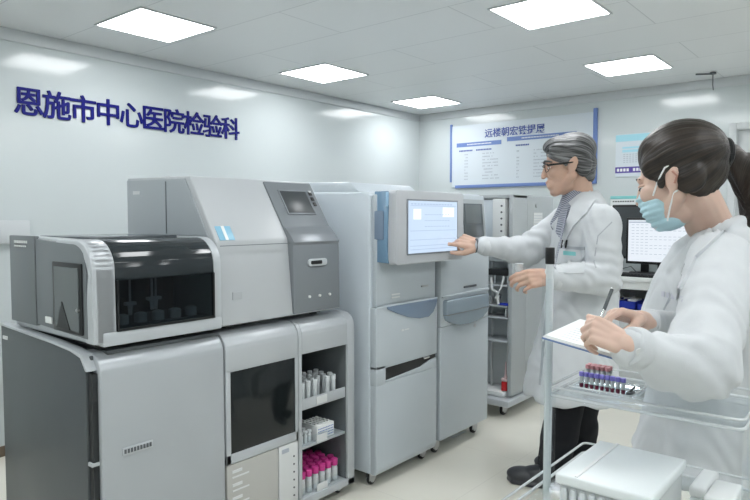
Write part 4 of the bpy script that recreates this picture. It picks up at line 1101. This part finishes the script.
# cuffs
for w_, e_, r_ in ((wrR, elR, .050), (wrL, elL, .056)):
    a_ = w_.lerp(e_, .05); c_ = w_.lerp(e_, .28)
    d = (a_ - c_).normalized(); mbx = MB(); bmx = bmesh.new(); rings = []
    q = d.to_track_quat('Z', 'Y').to_matrix()
    for rr, z in ((r_ * .86, .0), (r_ * .97, -.004), (r_ * 1.05, -.03), (r_ * .9, -.05)):
        rings.append([bmx.verts.new(a_ + q @ V((rr * cos(2 * pi * k / 24), rr * sin(2 * pi * k / 24), z + .006 + .003 * sin(k * 1.3)))) for k in range(24)])
    for A, D in zip(rings, rings[1:]):
        for k in range(24): bmx.faces.new((A[k], A[(k + 1) % 24], D[(k + 1) % 24], D[k]))
    bmx.faces.new(rings[0]); bmx.faces.new(rings[-1][::-1]); mbx._merge(bmx)
    mbx.build('cuff', M_coat, man)
# watch on the reaching wrist
wd = (wrR - elR).normalized(); wc = wrR + wd * .022; q = wd.to_track_quat('Z', 'Y').to_matrix()
b = MB(); b.tube([wc + q @ V((.033 * cos(a), .033 * sin(a), 0)) for a in [2 * pi * k / 20 for k in range(21)]], .006, 8)
b.build('wrist_watch', M_logo, man)
# trousers
b = MB()
chain(b, [(hpL, .115), (knL, .093), (anL + V((0, 0, .03)), .085)]); chain(b, [(hpR, .115), (knR, .093), (anR + V((0, 0, .03)), .085)])
fuse(b, 'trousers', M_trous, man, .009, 4, lambda p, n_: .004 * sin(p.z * 30 + noise.noise(p * 8) * 5) if p.z < .5 else 0, 1)
def shoe(mb, an_, f, s=1.):
    f = V(f).normalized(); T = frame((an_.x, an_.y, 0), f); mb.T = T
    mb.ell((-.03 * s, 0, .045 * s), (.055 * s, .045 * s, .045 * s)); mb.ell((.05 * s, 0, .042 * s), (.09 * s, .046 * s, .042 * s)); mb.ell((.125 * s, 0, .034 * s), (.072 * s, .047 * s, .034 * s)); mb.ell((0, 0, .08 * s), (.055 * s, .044 * s, .04 * s))
    mb.prism([(x_ * s, y_ * s) for x_, y_ in [(-.085, -.02), (-.06, -.04), (.0, -.04), (.10, -.05), (.17, -.04), (.197, 0), (.17, .04), (.10, .05), (.0, .04), (-.06, .04), (-.085, .02)]], 'z', .001, .022, .003)
for an_ in (anL, anR):
    b = MB(); shoe(b, an_, V((-.95, -.30, 0)), 1.2); o, _ = fuse(b, 'shoe', M_shoe, man, .005, 3, None, 0)
    mn = min(v.co.z for v in o.data.vertices); 
    for v in o.data.vertices: v.co.z = max(v.co.z, .002)
# what his near hand holds
tb = pt(519, 268, 2.99)
single('sample_cup', MB().lathe(tb + V((0, 0, -.03)), [(.012, 0), (.016, .003), (.020, .05), (.0215, .052)], 18), M_tubew, 'small clear cup held in the near hand of the grey haired man', 'cup')

# ================================================================== the woman
S2 = 1.17
wf = V((-.93, -.36, 0)).normalized(); wl_ = V((0, 0, 1)).cross(wf)
hc2 = pt(678, 179, 1.90); hf2 = V((-.96, .0, -.27)).normalized(); TW = frame(hc2, hf2, (0, 0, 1), S2)
nb2 = pt(714, 226, 1.93)
sL = pt(722, 262, 1.80); sR = pt(722, 252, 2.12)
eL = pt(700, 368, 1.53); wL = pt(627, 346, 1.44)
eR = pt(700, 345, 1.98); wR = pt(641, 320, 1.74)
ch2 = pt(724, 300, 1.98); wa2 = pt(722, 370, 2.02); hi2 = pt(722, 430, 2.05)
gx, gy = hi2.x, hi2.y
kL = V((gx, gy, .52)) + wl_ * .09; kR = V((gx, gy, .52)) - wl_ * .09; aL = V((gx + .01, gy, .09)) + wl_ * .09; aR = V((gx + .01, gy, .09)) - wl_ * .09
b = MB(); head(b, TW, .92)
cap(b, TW @ V((-.035, 0, -.045)), .054, nb2, .056)
cap(b, TW @ V((-.02, 0, -.06)), .045, nb2 + wf * .03, .05)
loft(b, [(nb2 + V((0, 0, -.03)), wf, .08, .06), (nb2 + V((0, 0, -.09)), wf, .14, .08), (ch2, wf, .13, .10), (wa2, wf, .11, .085), (hi2, wf, .14, .10)])
chain(b, [(sR, .043), (eR, .036), (wR, .027)]); chain(b, [(sL, .043), (eL, .036), (wL, .027)])
chain(b, [(hi2 + wl_ * .08, .08), (kL, .05), (aL, .035)]); chain(b, [(hi2 - wl_ * .08, .08), (kR, .05), (aR, .035)])
dR = (pt(602, 311, 1.71) - wR).normalized()
hand(b, wR, dR + V((0, 0, .05)), V((0, 0, -1)) + _fw * -.25, True, [(38, 42, 26), (48, 46, 30), (55, 50, 32), (60, 52, 34)], .98, thumb=(.45, .75))
dL = (pt(598, 331, 1.46) - wL).normalized()
hand(b, wL, dL, V((0, 0, -.55)) + _fw * .8, False, [(66, 60, 40), (70, 62, 42), (74, 62, 42), (76, 62, 42)], .90, thumb=(.55, .35))
wom, bvw = fuse(b, 'person', M_skin2, None, .0042, 4, None, 0)
base = V((gx, gy, 0)); wom.data.transform(Matrix.Translation(-base)); wom.location = base; W[wom] = Matrix.Translation(base)
tag(wom, 'woman with a dark ponytail, blue face mask and white lab coat writing on a clipboard', 'person')
for s_ in (-1, 1): eye(TW, s_, wom)
b = MB(); b.T = TW
for s_ in (-1, 1): b.tube([(.090, s_ * .014, .020), (.088, s_ * .030, .025), (.077, s_ * .046, .021)], [.002, .003, .0015], 8)
b.build('eyebrows', M_dark, wom)
b = MB(); b.T = TW
for s_ in (-1, 1): b.tube([(.086, s_ * .022, -.004), (.089, s_ * .034, -.004), (.081, s_ * .047, -.002)], .0016, 6)
b.build('eyelashes', M_black, wom)
b = MB(); b.T = TW
b.tube([(-.012, .086, .012), (-.020, .088, -.002), (-.010, .087, -.018)], .003, 8)
b.build('ear_fold', mat('ear fold', (.42, .22, .17), .5), wom)
M_mask = mat('pale blue mask fabric', (.42, .62, .69), .75, bump=.1, bscale=200)
b = MB(); b.T = TW
b.ell((.056, 0, -.060), (.049, .063, .050)); b.ell((.080, 0, -.030), (.032, .036, .022)); b.ell((.046, 0, -.098), (.044, .050, .026)); b.ell((.086, 0, -.052), (.022, .032, .028))
invW = TW.inverted()
def mk(p, n_):
    q = invW @ p; return .0022 * sin(q.z * 420) if abs(q.y) < .056 and q.x > .06 else .0008 * sin(q.z * 420)
fuse(b, 'face_mask', M_mask, wom, .0035, 3, mk, 1)
for s_ in (-1, 1):
    b = MB(); b.T = TW
    b.tube([(.052, s_ * .062, -.030), (.030, s_ * .072, .000), (.004, s_ * .080, .026), (-.012, s_ * .081, .030)], .0022, 8)
    b.tube([(.036, s_ * .058, -.100), (.020, s_ * .066, -.070), (.000, s_ * .074, -.038), (-.010, s_ * .078, -.036)], .0022, 8)
    b.build('mask_strap', M_paper, wom)
M_hair2 = hair_mat('dark brown hair', (.010, .0075, .006), (.042, .030, .022), (160, 160, 6), (0, 0, 0))
b = MB(); b.T = TW
b.ell((-.026, 0, .056), (.107, .090, .090), Matrix.Rotation(radians(-10), 3, 'Y'))
b.ell((.020, 0, .094), (.058, .074, .038), Matrix.Rotation(radians(22), 3, 'Y')); b.ell((-.058, 0, .010), (.062, .068, .066)); b.ell((-.046, 0, -.030), (.040, .058, .046))
for s_ in (-1, 1):
    b.ell((.018, s_ * .060, .046), (.050, .022, .040), Matrix.Rotation(radians(35), 3, 'Y')); b.ell((-.038, s_ * .062, -.005), (.042, .026, .046)); b.ell((.024, s_ * .069, .004), (.014, .007, .028))
hair2, _ = fuse(b, 'hair', M_hair2, wom, .0045, 14, hd(TW, .0016, 11, (-.02, 0, .03), (-1, 0, .15)), 1)
strands(hair2, TW, (-.02, 0, .03), (-1, 0, .15))
tie = pt(723, 155, 1.92)
q = (pt(700, 150, 1.90) - tie).to_track_quat('Z', 'Y').to_matrix()
b = MB(); b.tube([tie + q @ V((.034 * cos(a), .044 * sin(a), 0)) for a in [2 * pi * k / 24 for k in range(25)]], .010, 10)
b.ell(tie + V((-.012, -.04, -.005)), (.008, .008, .012))
b.build('hair_clip', M_black, wom)
b = MB()
chain(b, [(pt(712, 156, 1.91), .034), (pt(730, 156, 1.93), .036), (pt(746, 172, 1.95), .052), (pt(756, 195, 1.97), .050), (pt(757, 222, 1.98), .042), (pt(752, 248, 1.99), .020)])
tp = pt(748, 170, 1.95)
pony, _ = fuse(b, 'ponytail', M_hair2, wom, .005, 6, lambda p, n_: .003 * sin(atan2(p.y - tp.y, p.x - tp.x) * 9 + noise.noise(p * 9) * 3), 1)
strands(pony, frame(tp, (-1, 0, 0)), (0, 0, 0), (.3, 0, -1))
# coat
b = MB()
s2 = lambda px, py, d, a, dd, f=wf: (pt(px, py, d), f, a, dd)
loft(b, [s2(722, 226, 1.96, .07, .06), s2(726, 231, 1.96, .13, .09), s2(725, 243, 1.97, .175, .140), s2(719, 280, 1.98, .19, .185), s2(716, 315, 2.0, .19, .215), s2(716, 350, 2.02, .185, .205), s2(718, 400, 2.05, .20, .215), s2(716, 450, 2.07, .22, .245),
         ((pt(716, 450, 2.07).x, pt(716, 450, 2.07).y, .56), wf, .24, .26), ((pt(716, 450, 2.07).x, pt(716, 450, 2.07).y, .545), wf, .235, .255)])
chain(b, [(sL, .085), (sL.lerp(eL, .5) + wl_ * .01, .082), (eL + V((0, 0, .0)), .078), (eL.lerp(wL, .45) + V((0, 0, -.005)), .066), (eL.lerp(wL, .90), .042)])
chain(b, [(sR, .08), (sR.lerp(eR, .5), .078), (eR, .07), (eR.lerp(wR, .5), .06), (eR.lerp(wR, .90), .038)])
for s_ in (-1, 1):
    chain(b, [(nb2 - wf * .07 + V((0, 0, .015)), .020), (nb2 + wl_ * s_ * .066 - wf * .02 + V((0, 0, -.01)), .020), (nb2 + wl_ * s_ * .062 + wf * .06 + V((0, 0, -.055)), .018), (nb2 + wl_ * s_ * .04 + wf * .12 + V((0, 0, -.13)), .016)])
anc = [(eL, .18, 1.3), (eR, .15, 1.0), (sL, .12, .4), (wL, .13, .8), (wa2, .2, .3)]
ff2 = folds(.018, anc, [(nb2, .16)]); coat2, bvk = fuse(b, 'lab_coat', M_coat, wom, .0065, 5, lambda p, n_: ff2(p, n_) + skirt_folds(p, .98, .55, .010, hi2), 2)
patch(bvk, [(722, 214), (735, 222), (716, 240), (697, 258), (687, 280), (677, 300), (672, 292), (680, 264), (692, 240), (708, 224)], 'lapel', M_coat, wom, .004, .005)
patch(bvk, strip_poly([(690, 262), (676, 285), (664, 310), (656, 335)], 1.6), 'placket', M_coat2, wom, .001, .001, 2, .015)
patch(bvk, [(656, 314), (686, 323), (684, 328), (655, 319)], 'pocket_flap', M_coat, wom, .003, .004, 2, .015)
patch(bvk, strip_poly([(656, 320), (684, 329)], 1.2), 'pocket_seam', M_coat2, wom, .002, .001, 2, .015)
for k in range(5):
    x_ = 662 + k * 4.6; y_ = 291 + k * 1.2
    patch(bvk, [(x_, y_), (x_ + 3, y_ + .8), (x_ + 2.6, y_ + 6), (x_ - .4, y_ + 5.2)], 'embroidery', mat('faint embroidery', (.52, .53, .60), .8), wom, .0008, .0008, 1, .015)
for w_, e_, r_, k_ in ((wR, eR, .040, .10), (wL, eL, .047, .03)):
    a_ = w_.lerp(e_, k_); c_ = w_.lerp(e_, .28)
    d = (a_ - c_).normalized(); mbx = MB(); bmx = bmesh.new(); rings = []
    q = d.to_track_quat('Z', 'Y').to_matrix()
    for rr, z in ((r_ * .84, .0), (r_ * .97, -.004), (r_ * 1.06, -.03), (r_ * .9, -.05)):
        rings.append([bmx.verts.new(a_ + q @ V((rr * cos(2 * pi * k / 24), rr * sin(2 * pi * k / 24), z + .006 + .003 * sin(k * 1.3)))) for k in range(24)])
    for A, D in zip(rings, rings[1:]):
        for k in range(24): bmx.faces.new((A[k], A[(k + 1) % 24], D[(k + 1) % 24], D[k]))
    bmx.faces.new(rings[0]); bmx.faces.new(rings[-1][::-1]); mbx._merge(bmx)
    mbx.build('cuff', M_coat, wom)
h, n_, i_, d_ = bvk.ray_cast(_O, sight(640, 352).normalized())
if h: MB().cyl(h, h + n_ * .004, .009, n=14).build('cuff_button', M_label, wom)
b = MB(); chain(b, [(hi2 + wl_ * .08, .10), (kL, .075), (aL + V((0, 0, .02)), .06)]); chain(b, [(hi2 - wl_ * .08, .10), (kR, .075), (aR + V((0, 0, .02)), .06)])
fuse(b, 'trousers', mat('white trousers', (.62, .64, .66), .8), wom, .009, 3, None, 0)
for a_ in (aL, aR):
    b = MB(); shoe(b, a_, wf, .95); o, _ = fuse(b, 'shoe', M_white, wom, .005, 3, None, 0)
    for v in o.data.vertices: v.co.z = max(v.co.z, .002)
# clipboard and pen
A = pt(542, 335, 1.60); Bp = pt(632, 361, 1.465); Cp = pt(600, 317, 1.82)
ex = (Bp - A).normalized(); ey = (Cp - A); ey = (ey - ex * ey.dot(ex)).normalized(); ez = ex.cross(ey)
MC = Matrix(((ex.x, ey.x, ez.x, A.x), (ex.y, ey.y, ez.y, A.y), (ex.z, ey.z, ez.z, A.z), (0, 0, 0, 1)))
cb = thing('clipboard', 'blue edged clipboard with white sheets held by the woman in the mask', 'clipboard', tuple(A))
lw, lh = (Bp - A).length, .235
b = MB(); b.T = MC; b.box(0, lw, 0, lh, -.010, -.006, .001); b.build('board', mat('clipboard blue', (.16, .24, .45), .35), cb)
b = MB(); b.T = MC; b.box(.002, lw - .002, .002, lh - .004, -.0058, -.002, .0008).box(.006, lw - .006, .004, lh - .002, -.002, .0015, .0006); b.build('paper_sheets', M_paper, cb)
b = MB(); b.T = MC; b.box(lw - .03, lw - .005, .07, .17, .0015, .010, .003); b.build('spring_clip', M_steel, cb)
b = MB(); b.T = MC
for r_ in range(6):
    b.box(.035, .035 + .05 + .01 * (r_ % 3), .03 + r_ * .02, .0315 + r_ * .02, .0015, .0019)
b.build('written_lines', M_postergrey, cb)
p0, p1 = pt(612.5, 288, 1.69), pt(597, 328, 1.67)
pe = thing('pen', 'slim dark and silver pen held in the writing hand of the woman', 'pen', tuple(p1))
MB().cyl(p1.lerp(p0, .08), p0, .0042, n=14, bev=.001).build('barrel', M_chrome, pe)
MB().cyl(p1.lerp(p0, .45), p1.lerp(p0, .97), .0048, n=14).build('grip', M_side, pe)
MB().cyl(p1, p1.lerp(p0, .08), .0008, .004, n=12).build('tip', M_chrome, pe)
# ------------------------------------------------------------------ camera and world
cam = bpy.data.cameras.new('camera'); cam.sensor_width = 36; cam.lens = 640 / 750 * 36; cam.clip_start = .02
co = bpy.data.objects.new('camera', cam); COL.objects.link(co)
co.location = (0, 0, 1.35); co.rotation_euler = (radians(90 - 2.95), 0, radians(39.4)); SC.camera = co
w = bpy.data.worlds.new('world'); SC.world = w; w.use_nodes = True
w.node_tree.nodes['Background'].inputs[0].default_value = (.8, .9, 1, 1); w.node_tree.nodes['Background'].inputs[1].default_value = .3
vs = SC.view_settings; vs.view_transform = 'Standard'; vs.look = 'None'; vs.gamma = 1; vs.use_curve_mapping = False; vs.exposure = 0.37
